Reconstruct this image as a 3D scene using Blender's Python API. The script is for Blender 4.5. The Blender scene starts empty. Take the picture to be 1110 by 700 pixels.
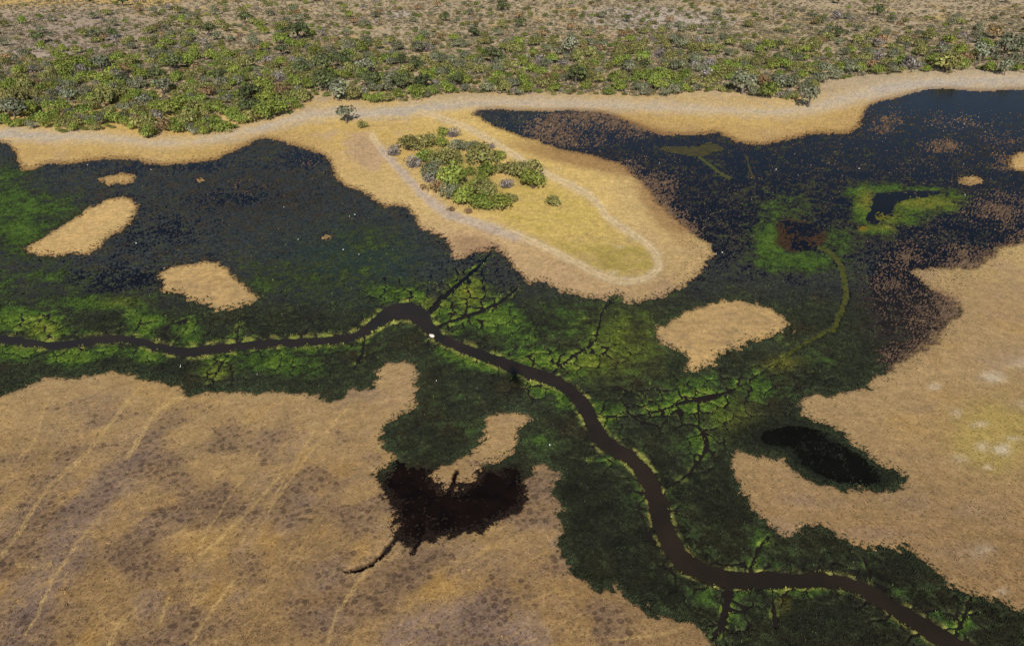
import bpy, math, random
import numpy as np
from mathutils import Vector, Matrix

random.seed(7)
RNG = np.random.default_rng(7)
R = math.radians

# ------------------------------------------------------------------ scene, camera
sc = bpy.context.scene
COL = sc.collection
H = 120.0                      # flying height in metres
PITCH = R(27.0)
F = 961.0                      # focal length for an image 1110 wide
SP, CP = math.sin(PITCH), math.cos(PITCH)


def ground(px, py):
    """point of the plain seen at photo position px, py -> X, Y, depth"""
    u = (np.asarray(px, float) - 555.0) / F
    v = (350.0 - np.asarray(py, float)) / F
    t = H / (SP - v * CP)
    return t * u, t * (CP + v * SP), t


def photo(X, Y):
    d = Y * CP + H * SP
    return 555.0 + F * X / d, 350.0 - F * (Y * SP - H * CP) / d


cam_d = bpy.data.cameras.new('camera')
cam = bpy.data.objects.new('camera', cam_d)
COL.objects.link(cam)
cam.location = (0, 0, H)
cam.rotation_euler = (math.pi / 2 - PITCH, 0, 0)
cam_d.sensor_width = 36.0
cam_d.lens = 36.0 * F / 1110.0
cam_d.clip_start = 0.5
cam_d.clip_end = 60000.0
sc.camera = cam

# ------------------------------------------------------------------ light
# the sun stands right behind the aircraft: its shadow falls at (558, 400)
su, sv = (558 - 555) / F, (350 - 400) / F
LDIR = Vector((su, CP + sv * SP, -SP + sv * CP)).normalized()
sun_el = math.asin(-LDIR.z)
sun_d = bpy.data.lights.new('sun', 'SUN')
sun_d.energy = 4.6
sun_d.angle = R(0.53)
sun_d.color = (1.0, 0.955, 0.885)
sun = bpy.data.objects.new('sun', sun_d)
sun.rotation_euler = LDIR.to_track_quat('-Z', 'Y').to_euler()
sun.location = (0, -300, 400)
COL.objects.link(sun)

world = bpy.data.worlds.new('World')
sc.world = world
world.use_nodes = True
wn = world.node_tree
sky = wn.nodes.new('ShaderNodeTexSky')
sky.sky_type = 'NISHITA'
sky.sun_disc = False
sky.sun_elevation = sun_el
sky.sun_rotation = math.atan2(-LDIR.x, -LDIR.y)
sky.altitude = 950
sky.air_density = 1.0
sky.dust_density = 1.5
bg = wn.nodes['Background']
bg.inputs['Strength'].default_value = 0.058
wn.links.new(sky.outputs[0], bg.inputs[0])

vs = sc.view_settings
vs.view_transform = 'Standard'
vs.look = 'None'
vs.exposure = 0.0
vs.gamma = 1.0
vs.use_curve_mapping = False
sc.cycles.max_bounces = 4
sc.cycles.diffuse_bounces = 2
sc.cycles.glossy_bounces = 2
sc.cycles.use_denoising = False


# ------------------------------------------------------------------ noise
def hsh(ix, iy, seed):
    h = (ix.astype(np.int64) * 374761393 + iy.astype(np.int64) * 668265263 + seed * 974634777) & 0xFFFFFFFF
    h = ((h ^ (h >> 13)) * 1274126177) & 0xFFFFFFFF
    h = ((h ^ (h >> 16)) * 2246822519) & 0xFFFFFFFF
    return (h ^ (h >> 15)) & 0xFFFFFFFF


def hf(ix, iy, seed):
    return hsh(ix, iy, seed) / 4294967295.0


def noise(x, y, seed=0):
    """gradient noise, about -1..1"""
    ix, iy = np.floor(x), np.floor(y)
    fx, fy = x - ix, y - iy
    ix, iy = ix.astype(np.int64), iy.astype(np.int64)
    ux, uy = fx * fx * fx * (fx * (fx * 6 - 15) + 10), fy * fy * fy * (fy * (fy * 6 - 15) + 10)

    def g(dx, dy):
        a = hf(ix + dx, iy + dy, seed) * (2 * math.pi)
        return np.cos(a) * (fx - dx) + np.sin(a) * (fy - dy)
    a = g(0, 0); b = g(1, 0); c = g(0, 1); d = g(1, 1)
    return 1.45 * ((a + (b - a) * ux) * (1 - uy) + (c + (d - c) * ux) * uy)


def fbm(x, y, seed=0, octv=3, gain=0.5):
    s, a, t = 0.0, 1.0, 0.0
    for k in range(octv):
        s = s + a * noise(x * 2.03 ** k + 17.3 * k, y * 2.03 ** k - 9.1 * k, seed + 31 * k)
        t += a
        a *= gain
    return s / t * 1.3


def worley(x, y, seed=0, jit=0.9):
    """distance to nearest, second nearest, id of nearest"""
    ix, iy = np.floor(x).astype(np.int64), np.floor(y).astype(np.int64)
    f1 = np.full(x.shape, 9.0); f2 = np.full(x.shape, 9.0); idn = np.zeros(x.shape)
    for dx in (-1, 0, 1):
        for dy in (-1, 0, 1):
            cx, cy = ix + dx, iy + dy
            jx = cx + 0.5 + jit * (hf(cx, cy, seed) - 0.5)
            jy = cy + 0.5 + jit * (hf(cx, cy, seed + 5) - 0.5)
            d = np.hypot(x - jx, y - jy)
            nid = hf(cx, cy, seed + 9)
            closer = d < f1
            f2 = np.where(closer, f1, np.minimum(f2, d))
            idn = np.where(closer, nid, idn)
            f1 = np.where(closer, d, f1)
    return f1, f2, idn


def sstep(a, b, x):
    t = np.clip((x - a) / (b - a), 0, 1)
    return t * t * (3 - 2 * t)


def mix(a, b, t):
    return a + (b - a) * t


def lin(c):
    c = np.asarray(c, float) / 255.0
    return np.where(c <= 0.04045, c / 12.92, ((c + 0.055) / 1.055) ** 2.4)


# ------------------------------------------------------------------ the sheet of ground points
def spread(a, b, n, power):
    t = np.linspace(0, 1, n + 1)[1:]
    return a + (b - a) * t ** power


STEP = 1.14
xi = np.arange(-14, 1125, STEP)
xs = np.concatenate([spread(-14, -2600, 46, 2.2)[::-1], xi, spread(xi[-1], 3700, 46, 2.2)])
yi = np.arange(-10, 712, STEP)
ys = np.concatenate([np.array([-137.5, -132, -125, -115, -102, -88, -74, -61, -49, -38, -29, -22, -16]), yi,
                     spread(yi[-1], 1600, 26, 1.8)])
PX, PY = np.meshgrid(xs, ys)
GX, GY, GD = ground(PX, PY)
NYg, NXg = PX.shape
INX = (xs > -12) & (xs < 1122)


def warp(ax, seed):
    """photo coordinates of ground points shifted by noise; ax = [(wavelength m, amplitude m)...]"""
    wx, wy = GX.copy(), GY.copy()
    for k, (l, a) in enumerate(ax):
        wx += a * noise(GX / l, GY / l, seed + 7 * k)
        wy += a * noise(GX / l + 40, GY / l - 70, seed + 7 * k + 3)
    return photo(wx, np.maximum(wy, -40))


def comb(ang, la, lb, seed):
    """long strokes of noise lying in one direction"""
    c_, s_ = math.cos(R(ang)), math.sin(R(ang))
    return fbm((GX * c_ + GY * s_) / la, (-GX * s_ + GY * c_) / lb, seed, 2)


side = sstep(520, 640, PX)
stroke = comb(40, 9.0, 1.0, 15) * (1 - side) + comb(118, 9.0, 1.1, 16) * side
WS0 = warp([(11, 1.5), (4.0, 1.5), (1.7, 1.1), (0.8, 0.6)], 11)      # ragged shores
_sx, _sy, _ = WS0[0], WS0[1], 0
_dir = np.where(PX < 580, 40.0, 118.0)
_g = F / GD
_pd = np.exp(-((PX - 490) / 85) ** 2 - ((PY - 540) / 55) ** 2)
_rx = fbm(GX / 1.6, GY / 1.6, 201, 3); _ry = fbm(GX / 1.6 + 50, GY / 1.6, 202, 3)
_rx = _rx + 0.7 * noise(GX / 0.5, GY / 0.5, 203); _ry = _ry + 0.7 * noise(GX / 0.5, GY / 0.5, 204)
WS0 = (WS0[0] + 6.5 * _pd * _rx, WS0[1] + 5.5 * _pd * _ry)
WS = (WS0[0] + 3.1 * _g * stroke * np.cos(np.radians(_dir)), WS0[1] - 3.1 * _g * stroke * np.sin(np.radians(_dir)) * (H / GD))
WM = warp([(7, 0.7), (2.6, 0.45), (1.1, 0.25)], 57)                   # calmer edges
WR = warp([(4, 0.25), (1.5, 0.3), (0.7, 0.15)], 91)                   # river banks


def chaikin(p, n=2, closed=True):
    p = np.asarray(p, float)
    for _ in range(n):
        if closed:
            q = np.roll(p, -1, 0)
            p = np.stack([0.75 * p + 0.25 * q, 0.25 * p + 0.75 * q], 1).reshape(-1, p.shape[1])
        else:
            a, b = p[:-1], p[1:]
            m = np.stack([0.75 * a + 0.25 * b, 0.25 * a + 0.75 * b], 1).reshape(-1, p.shape[1])
            p = np.concatenate([p[:1], m, p[-1:]])
    return p


def inside(poly, W, smooth=1):
    p = chaikin(poly, smooth) if smooth else np.asarray(poly, float)
    x, y = W
    out = np.zeros(x.shape, bool)
    m = (x > p[:, 0].min()) & (x < p[:, 0].max()) & (y > p[:, 1].min()) & (y < p[:, 1].max())
    xx, yy = x[m], y[m]
    r = np.zeros(xx.shape, bool)
    q = np.roll(p, -1, 0)
    for (x0, y0), (x1, y1) in zip(p, q):
        if y0 == y1:
            continue
        c = (y0 > yy) != (y1 > yy)
        r ^= c & (xx < (x1 - x0) * (yy - y0) / (y1 - y0) + x0)
    out[m] = r
    return out


def line_dist(pts, W, reach=30, smooth=2):
    """distance to a line minus its local half width; pts = (x, y, width)"""
    p = chaikin(pts, smooth, False)
    x, y = W
    out = np.full(x.shape, 99.0)
    m = (x > p[:, 0].min() - reach) & (x < p[:, 0].max() + reach) & (y > p[:, 1].min() - reach) & (y < p[:, 1].max() + reach)
    xx, yy = x[m], y[m]
    o = np.full(xx.shape, 99.0)
    for a, b in zip(p[:-1], p[1:]):
        dx, dy = b[0] - a[0], b[1] - a[1]
        t = np.clip(((xx - a[0]) * dx + (yy - a[1]) * dy) / (dx * dx + dy * dy + 1e-9), 0, 1)
        o = np.minimum(o, np.hypot(xx - a[0] - t * dx, yy - a[1] - t * dy) - 0.5 * (a[2] + t * (b[2] - a[2])))
    out[m] = o
    return out


def blur(a, r):
    """soft average over about r grid steps"""
    a = a.astype(float)
    r = max(1, int(round(r)))
    for _ in range(2):
        for ax in (0, 1):
            p = np.pad(a, [(r, r) if i == ax else (0, 0) for i in (0, 1)], mode='edge')
            c = np.cumsum(p, ax)
            c = np.insert(c, 0, 0, ax)
            n = a.shape[ax]
            k = 2 * r + 1
            a = (np.take(c, range(k, k + n), ax) - np.take(c, range(0, n), ax)) / k
    return a


def blob(cx, cy, rx, ry, W=None, power=1.0, rot=0.0):
    x, y = W if W is not None else (PX, PY)
    dx, dy = x - cx, y - cy
    if rot:
        c, s = math.cos(R(rot)), math.sin(R(rot))
        dx, dy = dx * c + dy * s, -dx * s + dy * c
    return np.exp(-((dx / rx) ** 2 + (dy / ry) ** 2) * power)


# ------------------------------------------------------------------ outlines of the place
MARSH = [(-2600, 150), (-400, 150), (0, 155), (13, 157), (20, 177), (23, 188), (40, 184), (50, 177), (67, 179), (87, 177), (100, 174),
         (127, 173), (147, 174), (160, 179), (187, 179), (213, 176), (237, 173), (253, 165), (277, 153), (290, 149), (300, 154),
         (320, 159), (343, 164), (360, 176), (362, 194), (372, 203), (390, 207), (408, 218), (420, 227), (433, 222), (447, 230),
         (453, 245), (467, 253), (485, 260), (486, 278), (498, 282), (517, 275), (529, 276), (533, 264), (538, 273), (550, 282),
         (562, 297), (572, 307), (597, 303), (588, 311), (617, 319), (650, 327), (662, 323), (673, 317), (668, 330), (690, 331),
         (703, 329), (720, 323), (740, 313), (753, 303), (767, 286), (773, 270), (758, 256), (742, 247), (730, 236), (713, 219),
         (699, 200), (682, 183), (668, 175), (650, 171), (630, 166), (603, 160), (583, 153), (557, 145), (537, 137), (520, 128),
         (508, 122), (533, 118), (567, 121), (597, 121), (620, 120), (645, 121), (670, 127), (690, 137), (710, 146), (723, 147),
         (740, 146), (760, 147), (777, 142), (790, 150), (807, 157), (830, 157), (857, 151), (880, 146), (900, 145), (925, 145),
         (932, 134), (936, 118), (957, 109), (980, 105), (1000, 97), (1027, 96), (1060, 100), (1085, 98), (1110, 97), (1500, 90), (3500, 88),
         (3500, 205), (1500, 225), (1200, 255), (1110, 263), (1087, 266), (1073, 279), (1053, 292), (1030, 289), (1000, 291),
         (985, 292), (990, 301), (1007, 310), (1030, 322), (1043, 337), (1030, 350), (1017, 363), (1007, 373), (987, 380), (978, 393),
         (953, 404), (943, 415), (923, 423), (903, 428), (883, 428), (868, 432), (870, 447), (877, 458), (897, 462), (913, 468),
         (930, 484), (947, 497), (970, 514), (980, 524), (975, 530), (950, 534), (927, 529), (900, 529), (873, 517), (857, 505),
         (840, 495), (817, 490), (790, 488), (798, 504), (800, 527), (810, 550), (827, 567), (850, 582), (863, 580), (880, 573),
         (900, 579), (920, 590), (940, 594), (973, 597), (997, 605), (1020, 622), (1040, 638), (1062, 639), (1062, 647), (1087, 657),
         (1110, 669), (1200, 705), (1500, 900), (1700, 1300), (900, 1500), (800, 800), (782, 700), (762, 682), (740, 665), (717, 665), (697, 660),
         (678, 647), (672, 630), (657, 636), (637, 634), (623, 617), (610, 600), (605, 567), (607, 544), (603, 527), (612, 514),
         (603, 507), (590, 505), (577, 505), (575, 515), (573, 529), (566, 538), (567, 547), (560, 557), (537, 569), (517, 575), (493, 579),
         (470, 584), (455, 588), (437, 594), (428, 580), (428, 557), (419, 547), (420, 527), (412, 517), (396, 512), (413, 509),
         (432, 500), (432, 491), (423, 483), (417, 467), (433, 450), (444, 446), (458, 437), (447, 423), (458, 407), (452, 400),
         (437, 390), (420, 392), (409, 400), (417, 410), (404, 414), (401, 424), (387, 418), (372, 425), (360, 437), (344, 425),
         (327, 427), (287, 424), (253, 424), (217, 425), (198, 428), (200, 419), (180, 413), (157, 411), (147, 405), (127, 403),
         (100, 404), (80, 408), (55, 407), (43, 410), (20, 423), (0, 432), (-60, 450), (-300, 520), (-2600, 700)]
ISLANDS = {
    'long': [(20, 272), (43, 259), (70, 245), (97, 227), (117, 215), (137, 213), (151, 219), (150, 234), (137, 247), (117, 257), (113, 267),
             (97, 279), (80, 276), (60, 279), (43, 279), (30, 274)],
    'flat': [(103, 195), (117, 190), (137, 186), (149, 191), (148, 200), (130, 200), (113, 202)],
    'fan': [(169, 297), (187, 289), (213, 284), (233, 282), (247, 289), (257, 302), (267, 310), (284, 322), (267, 332), (247, 338), (227, 336),
            (213, 327), (193, 319), (169, 315), (178, 307)],
    'leaf': [(709, 357), (725, 348), (760, 330), (782, 325), (801, 325), (820, 329), (838, 334), (858, 344), (855, 355), (838, 366), (807, 377),
             (779, 384), (773, 399), (754, 404), (739, 403), (744, 388), (725, 377), (717, 371)],
    'tongue': [(547, 439), (554, 447), (573, 447), (576, 458), (564, 473), (556, 487), (547, 498), (532, 507), (527, 517), (503, 528), (483, 528),
               (472, 521), (465, 508), (495, 498), (517, 480), (530, 460)],
    'pale': [(1033, 198), (1050, 188), (1070, 194), (1064, 202)],
    'shell': [(207, 196), (214, 192), (224, 195), (217, 199)],
    'crumb': [(347, 258), (354, 254), (363, 257), (356, 262)],
    'sliver': [(864, 358), (868, 352), (870, 362), (866, 368)],
    'edge': [(1088, 176), (1110, 162), (1190, 155), (1190, 190), (1110, 188)],
}
RIVER = [(-500, 352, 6), (-200, 358, 8), (-60, 363, 9), (0, 367, 10), (50, 375, 9), (80, 373, 9), (123, 366, 9), (150, 370, 9), (177, 378, 10), (203, 383, 12), (240, 378, 11),
         (287, 372, 10), (333, 371, 10), (370, 368, 9), (390, 364, 10), (408, 350, 14), (424, 339, 19), (443, 336, 21), (460, 346, 18), (470, 363, 12),
         (490, 373, 11), (517, 383, 12), (543, 393, 13), (570, 403, 14), (603, 413, 14), (623, 427, 15), (637, 445, 17), (643, 463, 19),
         (657, 483, 18), (680, 493, 17), (697, 510, 18), (707, 527, 19), (713, 547, 21), (720, 575, 22), (735, 605, 22), (760, 621, 21),
         (790, 629, 21), (833, 630, 18), (880, 629, 16), (907, 630, 16), (933, 637, 16), (960, 654, 17), (987, 670, 18), (1010, 685, 20), (1030, 698, 22),
         (1080, 728, 26), (1200, 800, 30), (1500, 980, 40)]
CREEKS = [
    [(466, 338, 8), (483, 320, 6), (500, 306, 5), (517, 291, 4), (531, 276, 3), (534, 266, 1.5)],
    [(474, 354, 4), (499, 345, 5), (528, 335, 5), (548, 324, 4), (561, 312, 3)],
    [(597, 407, 4), (617, 388, 4), (637, 377, 4), (647, 368, 3.5), (650, 345, 2.5), (657, 330, 2.5), (671, 320, 2.5)],
    [(645, 452, 3), (666, 452, 3), (693, 450, 3), (716, 445, 3), (744, 434, 4), (763, 433, 9), (788, 426, 3), (813, 413, 2.5), (835, 398, 2.5), (857, 382, 2)],
    [(757, 436, 3), (757, 456, 3), (760, 468, 4), (769, 482, 6), (750, 512, 4), (728, 526, 3)],
    [(813, 626, 4), (818, 600, 5), (833, 582, 4)],
    [(791, 640, 8), (786, 668, 8), (775, 690, 8), (760, 705, 8)],
    [(837, 638, 2.5), (838, 655, 4), (840, 676, 8)],
    [(944, 634, 3), (941, 618, 3), (936, 604, 3)],
    [(1034, 690, 5), (1047, 664, 6), (1055, 642, 5)],
    [(227, 417, 2), (237, 400, 3), (247, 385, 3)],
    [(257, 370, 3), (258, 353, 2.5), (267, 340, 2)],
    [(187, 374, 2), (207, 350, 1.6), (217, 335, 1.4)],
    [(129, 362, 2), (133, 347, 2), (145, 338, 1.2)],
    [(18, 362, 2), (24, 352, 2.2), (37, 349, 2), (57, 339, 1.6)],
    [(396, 366, 3), (392, 385, 5), (385, 398, 3)],
    [(571, 407, 2), (577, 420, 2.5), (568, 432, 2)],
    [(578, 398, 2.5), (581, 375, 2.2), (579, 360, 1.8)],
    [(650, 345, 1.4), (620, 349, 1.2)],
    [(661, 500, 2), (640, 501, 1.5), (622, 497, 1.2)],
    [(772, 399, 3), (777, 385, 2.5), (774, 376, 1)],
    [(857, 382, 1.5), (838, 360, 2), (818, 348, 1.6)],
    [(700, 440, 2.5), (690, 425, 2), (676, 423, 1.5)],
    [(740, 425, 1.8), (735, 410, 1.6), (720, 400, 1.2)],
]
POND_CREEKS = [[(431, 583, 4), (414, 604, 3), (393, 619, 3.2), (377, 622, 2.4)],
               [(496, 511, 2.2), (489, 528, 3.4), (477, 560, 5)],
               [(460, 572, 4), (452, 592, 3.6), (447, 602, 2.4)]]
ALGAE = [
    ('stream', [(886, 268, 3), (900, 273, 6), (912, 287, 6), (915, 303, 7), (918, 320, 7), (913, 337, 7), (905, 352, 7), (904, 361, 5)], 1.0),
    ('stream', [(905, 355, 4), (880, 368, 4), (860, 380, 4), (848, 389, 3), (838, 397, 2)], 0.6),
    ('stream', [(757, 170, 3), (770, 179, 3), (780, 188, 3), (792, 194, 3)], 0.7),
    ('stream', [(809, 169, 1.6), (813, 186, 2), (818, 194, 2)], 0.35),
]
MAIN_TRACK = [(-400, 150, 9), (-60, 146, 9), (0, 146, 9), (43, 149, 8), (110, 150, 6), (180, 158, 4), (235, 152, 5), (283, 140, 7), (320, 129, 8), (370, 122, 9), (403, 125, 8),
              (453, 120, 8), (503, 113, 8), (557, 112, 8), (623, 114, 8), (703, 116, 7), (780, 121, 4), (850, 123, 5), (890, 117, 9), (940, 102, 10), (990, 91, 10),
              (1060, 89, 11), (1110, 87, 11), (1400, 80, 11)]
LOOP_TRACK = [(455, 122, 3), (480, 130, 4), (510, 141, 5), (543, 160, 5), (570, 178, 5), (597, 193, 5), (630, 207, 5), (650, 223, 5.5), (657, 237, 5), (677, 250, 5), (697, 263, 5), (711, 276, 5),
              (715, 290, 5.5), (707, 301, 5.5), (687, 307, 5), (663, 306, 5), (643, 297, 5), (617, 282, 5), (583, 266, 5), (550, 252, 5), (517, 243, 6),
              (483, 233, 7), (463, 217, 6), (447, 200, 5), (430, 183, 4), (413, 163, 4), (403, 148, 4)]
LENS = [(530, 205), (560, 200), (597, 200), (630, 214), (645, 228), (655, 243), (676, 256), (694, 268), (707, 280), (710, 291), (702, 299), (686, 303), (664, 302), (645, 293), (618, 277),
        (585, 262), (551, 247), (540, 235), (545, 225)]
TRAILS = [
    [(151, 421, 4), (123, 458, 4), (91, 499, 4), (50, 531, 4), (27, 572, 5), (0, 609, 5)],
    [(197, 430, 3), (169, 449, 4), (151, 476, 4), (137, 499, 3)],
    [(283, 490, 2), (256, 531, 2.5), (229, 572, 2.5), (215, 600, 2)],
    [(303, 518, 3), (261, 567, 4), (217, 604, 3)],
    [(155, 654, 3), (133, 677, 5), (119, 702, 5), (100, 740, 5)],
    [(184, 650, 2), (174, 676, 4)],
    [(256, 631, 2), (229, 663, 3), (208, 700, 3)],
    [(415, 607, 3), (385, 636, 3), (367, 663, 3), (355, 702, 3), (350, 760, 3)],
    [(742, 683, 2), (703, 692, 2), (663, 697, 2)],
    [(50, 440, 2), (40, 480, 3), (20, 500, 2)],
    [(340, 470, 2), (300, 540, 2), (262, 590, 2)],
    [(110, 560, 2), (70, 610, 3), (30, 690, 3)],
    [(380, 440, 2), (330, 500, 2), (290, 560, 2)],
    [(20, 612, 3), (40, 618, 5), (55, 612, 3)],
]

# ------------------------------------------------------------------ fields
print('fields')
marsh = inside(MARSH, WS)
isl = {k: inside(p, WS) for k, p in ISLANDS.items()}
allisl = np.zeros_like(marsh)
for m in isl.values():
    allisl |= m
land = ~marsh | allisl
landf = 0.4 * land + 0.6 * blur(land, 1)
land3 = blur(land, 3)
land8 = blur(land, 7)
land25 = blur(land, 22)

riverd = line_dist(RIVER, WR, 60)
creekd = np.full(PX.shape, 99.0)
for c in CREEKS:
    creekd = np.minimum(creekd, line_dist(c, WR, 30))
pondd = np.full(PX.shape, 99.0)
for c in POND_CREEKS:
    pondd = np.minimum(pondd, line_dist(c, WR, 20))
algd = [line_dist(c, WM, 20) for _, c, _ in ALGAE]

n_big = fbm(GX / 42, GY / 42, 3, 3)
n_mid = fbm(GX / 11, GY / 11, 5, 3)
n_sm = fbm(GX / 3.2, GY / 3.2, 8, 3)
n_fine = noise(GX / 0.75, GY / 0.75, 21)
n_grain = RNG.normal(0, 1, PX.shape) * 0.5
# strokes of grass combed by the flood from lower left to upper right
ca, sa = math.cos(R(38)), math.sin(R(38))
n_str = stroke

# zones
north = sstep(345, 285, PY + 12 * n_mid)                        # open darker water of the upper half
right_up = np.maximum(sstep(560, 640, PX + 0.25 * (PY - 200)) * sstep(330, 230, PY), sstep(0.25, 0.7, blob(1000, 335, 75, 75) + 0.12 * n_mid))
dpond = blob(493, 548, 78, 46, WM, 1.0)
dpond_m = sstep(488, 528, PY + 12 * n_mid + 9 * n_sm + 6 * n_grain) * sstep(585, 560, PX) * sstep(385, 400, PX)
bay = np.maximum(blob(905, 500, 66, 24, WM, 1.0, 24), 0.95 * blob(858, 474, 46, 15, WM))
baycore = sstep(0.3, 0.62, bay + 0.15 * n_sm)

# where dry grass stands in the water
spec = np.zeros(PX.shape)
for cx, cy, rx, ry, a, rot in [(640, 140, 50, 10, .60, 8), (600, 133, 40, 6, .35, 5), (702, 222, 26, 44, 1.0, 40), (660, 185, 50, 12, .8, 35), (735, 245, 40, 22, .8, 40),
                               (1022, 158, 26, 9, 1.0, 0), (1040, 133, 60, 12, .6, 0), (1090, 150, 40, 16, .6, 0), (1095, 175, 25, 12, .9, 0), (960, 135, 28, 13, .75, -30),
                               (1085, 230, 60, 26, .8, 0), (985, 275, 30, 16, .8, 0), (1040, 275, 45, 16, .75, 0), (965, 300, 30, 34, .85, 0), (1010, 345, 40, 30, .75, 0), (955, 345, 30, 30, .5, 0),
                               (1000, 330, 50, 30, .65, 20), (965, 385, 30, 16, .85, 0), (940, 395, 22, 16, .6, 0), (820, 215, 60, 26, .3, 0), (1000, 185, 70, 26, .42, 0),
                               (270, 205, 90, 28, .56, 0), (330, 185, 60, 18, .56, 0), (890, 180, 60, 22, .38, 0), (560, 128, 40, 5, .5, 6), (905, 150, 40, 7, .4, 0),
                               (1000, 250, 60, 16, .55, 0), (300, 240, 110, 35, .46, 0), (940, 425, 30, 10, .4, 0), (790, 240, 45, 25, .35, 0), (175, 245, 30, 26, .3, 0)]:
    spec = np.maximum(spec, a * blob(cx, cy, rx, ry, None, 0.8, rot))
edge_f = np.clip(land8 * 1.7, 0, 1) * sstep(360, 260, PY) * (1 - sstep(100, 92, PY - 0 * PX) )
spec = spec * np.clip(1 + 0.5 * n_mid + 0.3 * n_big, 0.3, 1.35)
spec = np.maximum(spec, edge_f * 0.62 * (1 - 0.6 * sstep(930, 990, PX) * sstep(125, 110, PY)))
wide = np.maximum(blob(1010, 330, 110, 90), np.maximum(blob(1060, 250, 110, 50), blob(715, 225, 55, 75, None, 1.0, -25)))
wide = np.maximum(wide, 0.8 * blob(640, 140, 90, 26))
spec = np.maximum(0.85 * spec, sstep(0.0, 0.62, land25) * 0.98 * sstep(0.2, 0.6, wide) * np.clip(1 + 0.25 * n_mid + 0.25 * n_sm, .5, 1.2))
spec = np.clip(np.where(land, 0, spec), 0, 1)

# ------------------------------------------------------------------ relief
# dry land stands half a metre and more above the flood
L = np.clip((landf - 0.5) * 2, -1, 1) * 0.34 + 0.16 * (land8 - 0.5) + 0.5 * np.clip(land25 - 0.5, 0, 1) + 0.05 * n_sm + 0.05 * n_str * (1 - land25)
L = np.where(allisl & (land25 < 0.9), L - 0.02, L)
L = np.where(land3 < 0.999, np.maximum(L, 0) * 0 + L + 0.10 * n_grain * (land3 > 0.02) * (land3 < 0.85) * (0.4 + 0.6 * sstep(420, 250, PY)), L)
stip = 1.15 * n_grain + 0.30 * n_fine + 0.22 * n_sm + 0.30 * stroke
Ls = 0.22 * ((0.86 * spec - 0.52) * 2.0 + 0.80 * stip)
L = np.where(~land & (spec > 0.12), np.maximum(L, np.minimum(Ls, 0.22)), L)
_pk = sstep(1.3, 0.1, pondd + 0.3 * n_sm)
L = np.where(_pk > 0, mix(np.minimum(L, mix(0.9, 0.25, sstep(6, 1, pondd))), -0.12, _pk), L)
L -= 1.2 * sstep(2, -2, riverd)
L += 0.12 * n_big * sstep(0.9, 1.0, land25) + 0.9 * sstep(0.97, 1.0, land25) * sstep(125, 85, PY) * (0.5 + 0.5 * n_big) * (PY > -60)

# green, yellow-green and olive patches
green = np.zeros(PX.shape)
for cx, cy, rx, ry, a in [(30, 232, 55, 26, .55), (5, 215, 30, 16, .45), (15, 345, 34, 15, .8), (50, 355, 26, 13, .75), (0, 310, 18, 20, .4), (157, 350, 26, 14, .8), (207, 363, 18, 17, .75), (17, 382, 24, 10, .8),
                          (80, 388, 28, 11, .85), (125, 382, 30, 8, .5), (167, 388, 22, 9, .7), (283, 391, 46, 13, .85), (330, 400, 34, 12, .6), (233, 404, 16, 9, .8), (340, 378, 40, 6, .6),
                          (508, 320, 22, 17, .9), (533, 347, 34, 16, 1.0), (560, 360, 30, 14, .6), (480, 340, 22, 12, .55), (617, 350, 34, 20, .5), (583, 390, 40, 11, .8), (640, 395, 44, 20, .7), (675, 367, 46, 38, .55), (520, 395, 40, 9, .6), (490, 385, 20, 9, .6),
                          (600, 420, 26, 8, .65), (612, 432, 12, 14, .6), (657, 443, 26, 16, .55), (720, 443, 40, 14, .7), (763, 434, 46, 16, .75), (745, 415, 40, 10, .45), (790, 460, 30, 20, .6), (755, 480, 26, 24, .5), (836, 262, 18, 24, .75), (865, 284, 40, 10, .8), (905, 262, 20, 14, .5), (850, 225, 34, 16, .3),
                          (935, 225, 9, 20, .85), (1000, 222, 44, 9, .8), (975, 238, 24, 8, .7), (950, 249, 18, 6, .75), (960, 204, 26, 5, .6), (1005, 205, 24, 3, .5), (1030, 214, 16, 6, .7), (926, 212, 14, 8, .5), (830, 420, 46, 18, .45), (880, 395, 30, 16, .35), (690, 540, 14, 24, .45), (740, 560, 26, 40, .25), (660, 500, 20, 8, .5),
                          (390, 300, 50, 26, .22), (420, 320, 30, 18, .4), (440, 320, 26, 10, .5), (100, 328, 70, 14, .42), (60, 300, 40, 14, .35), (310, 305, 60, 20, .3), (20, 255, 40, 30, .5), (10, 190, 26, 12, .4), (400, 262, 40, 18, .25), (755, 650, 24, 14, .45), (800, 660, 26, 20, .35), (880, 640, 50, 6, .5), (975, 645, 30, 10, .5), (1040, 680, 14, 16, .5), (1020, 670, 20, 10, .35), (830, 610, 60, 9, .4),
                          (480, 440, 40, 26, .18), (520, 470, 30, 16, .25), (590, 480, 24, 20, .3), (455, 490, 26, 14, .12), (820, 580, 14, 20, .4), (940, 615, 10, 16, .4)]:
    green = np.maximum(green, a * blob(cx, cy, rx, ry, WM, 0.9) * 1.0 + 0.35 * green)
bank = np.exp(-np.clip(riverd - 1, 0, 99) / 7.0)
cbank = np.exp(-np.clip(creekd - 0.5, 0, 99) / 3.0)
green = green + 0.42 * bank * (0.15 + 1.25 * sstep(-0.35, 0.5, n_mid + 0.7 * n_sm)) * (1 - 0.45 * sstep(480, 560, PY)) + 0.16 * cbank
dark = np.zeros(PX.shape)
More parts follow.
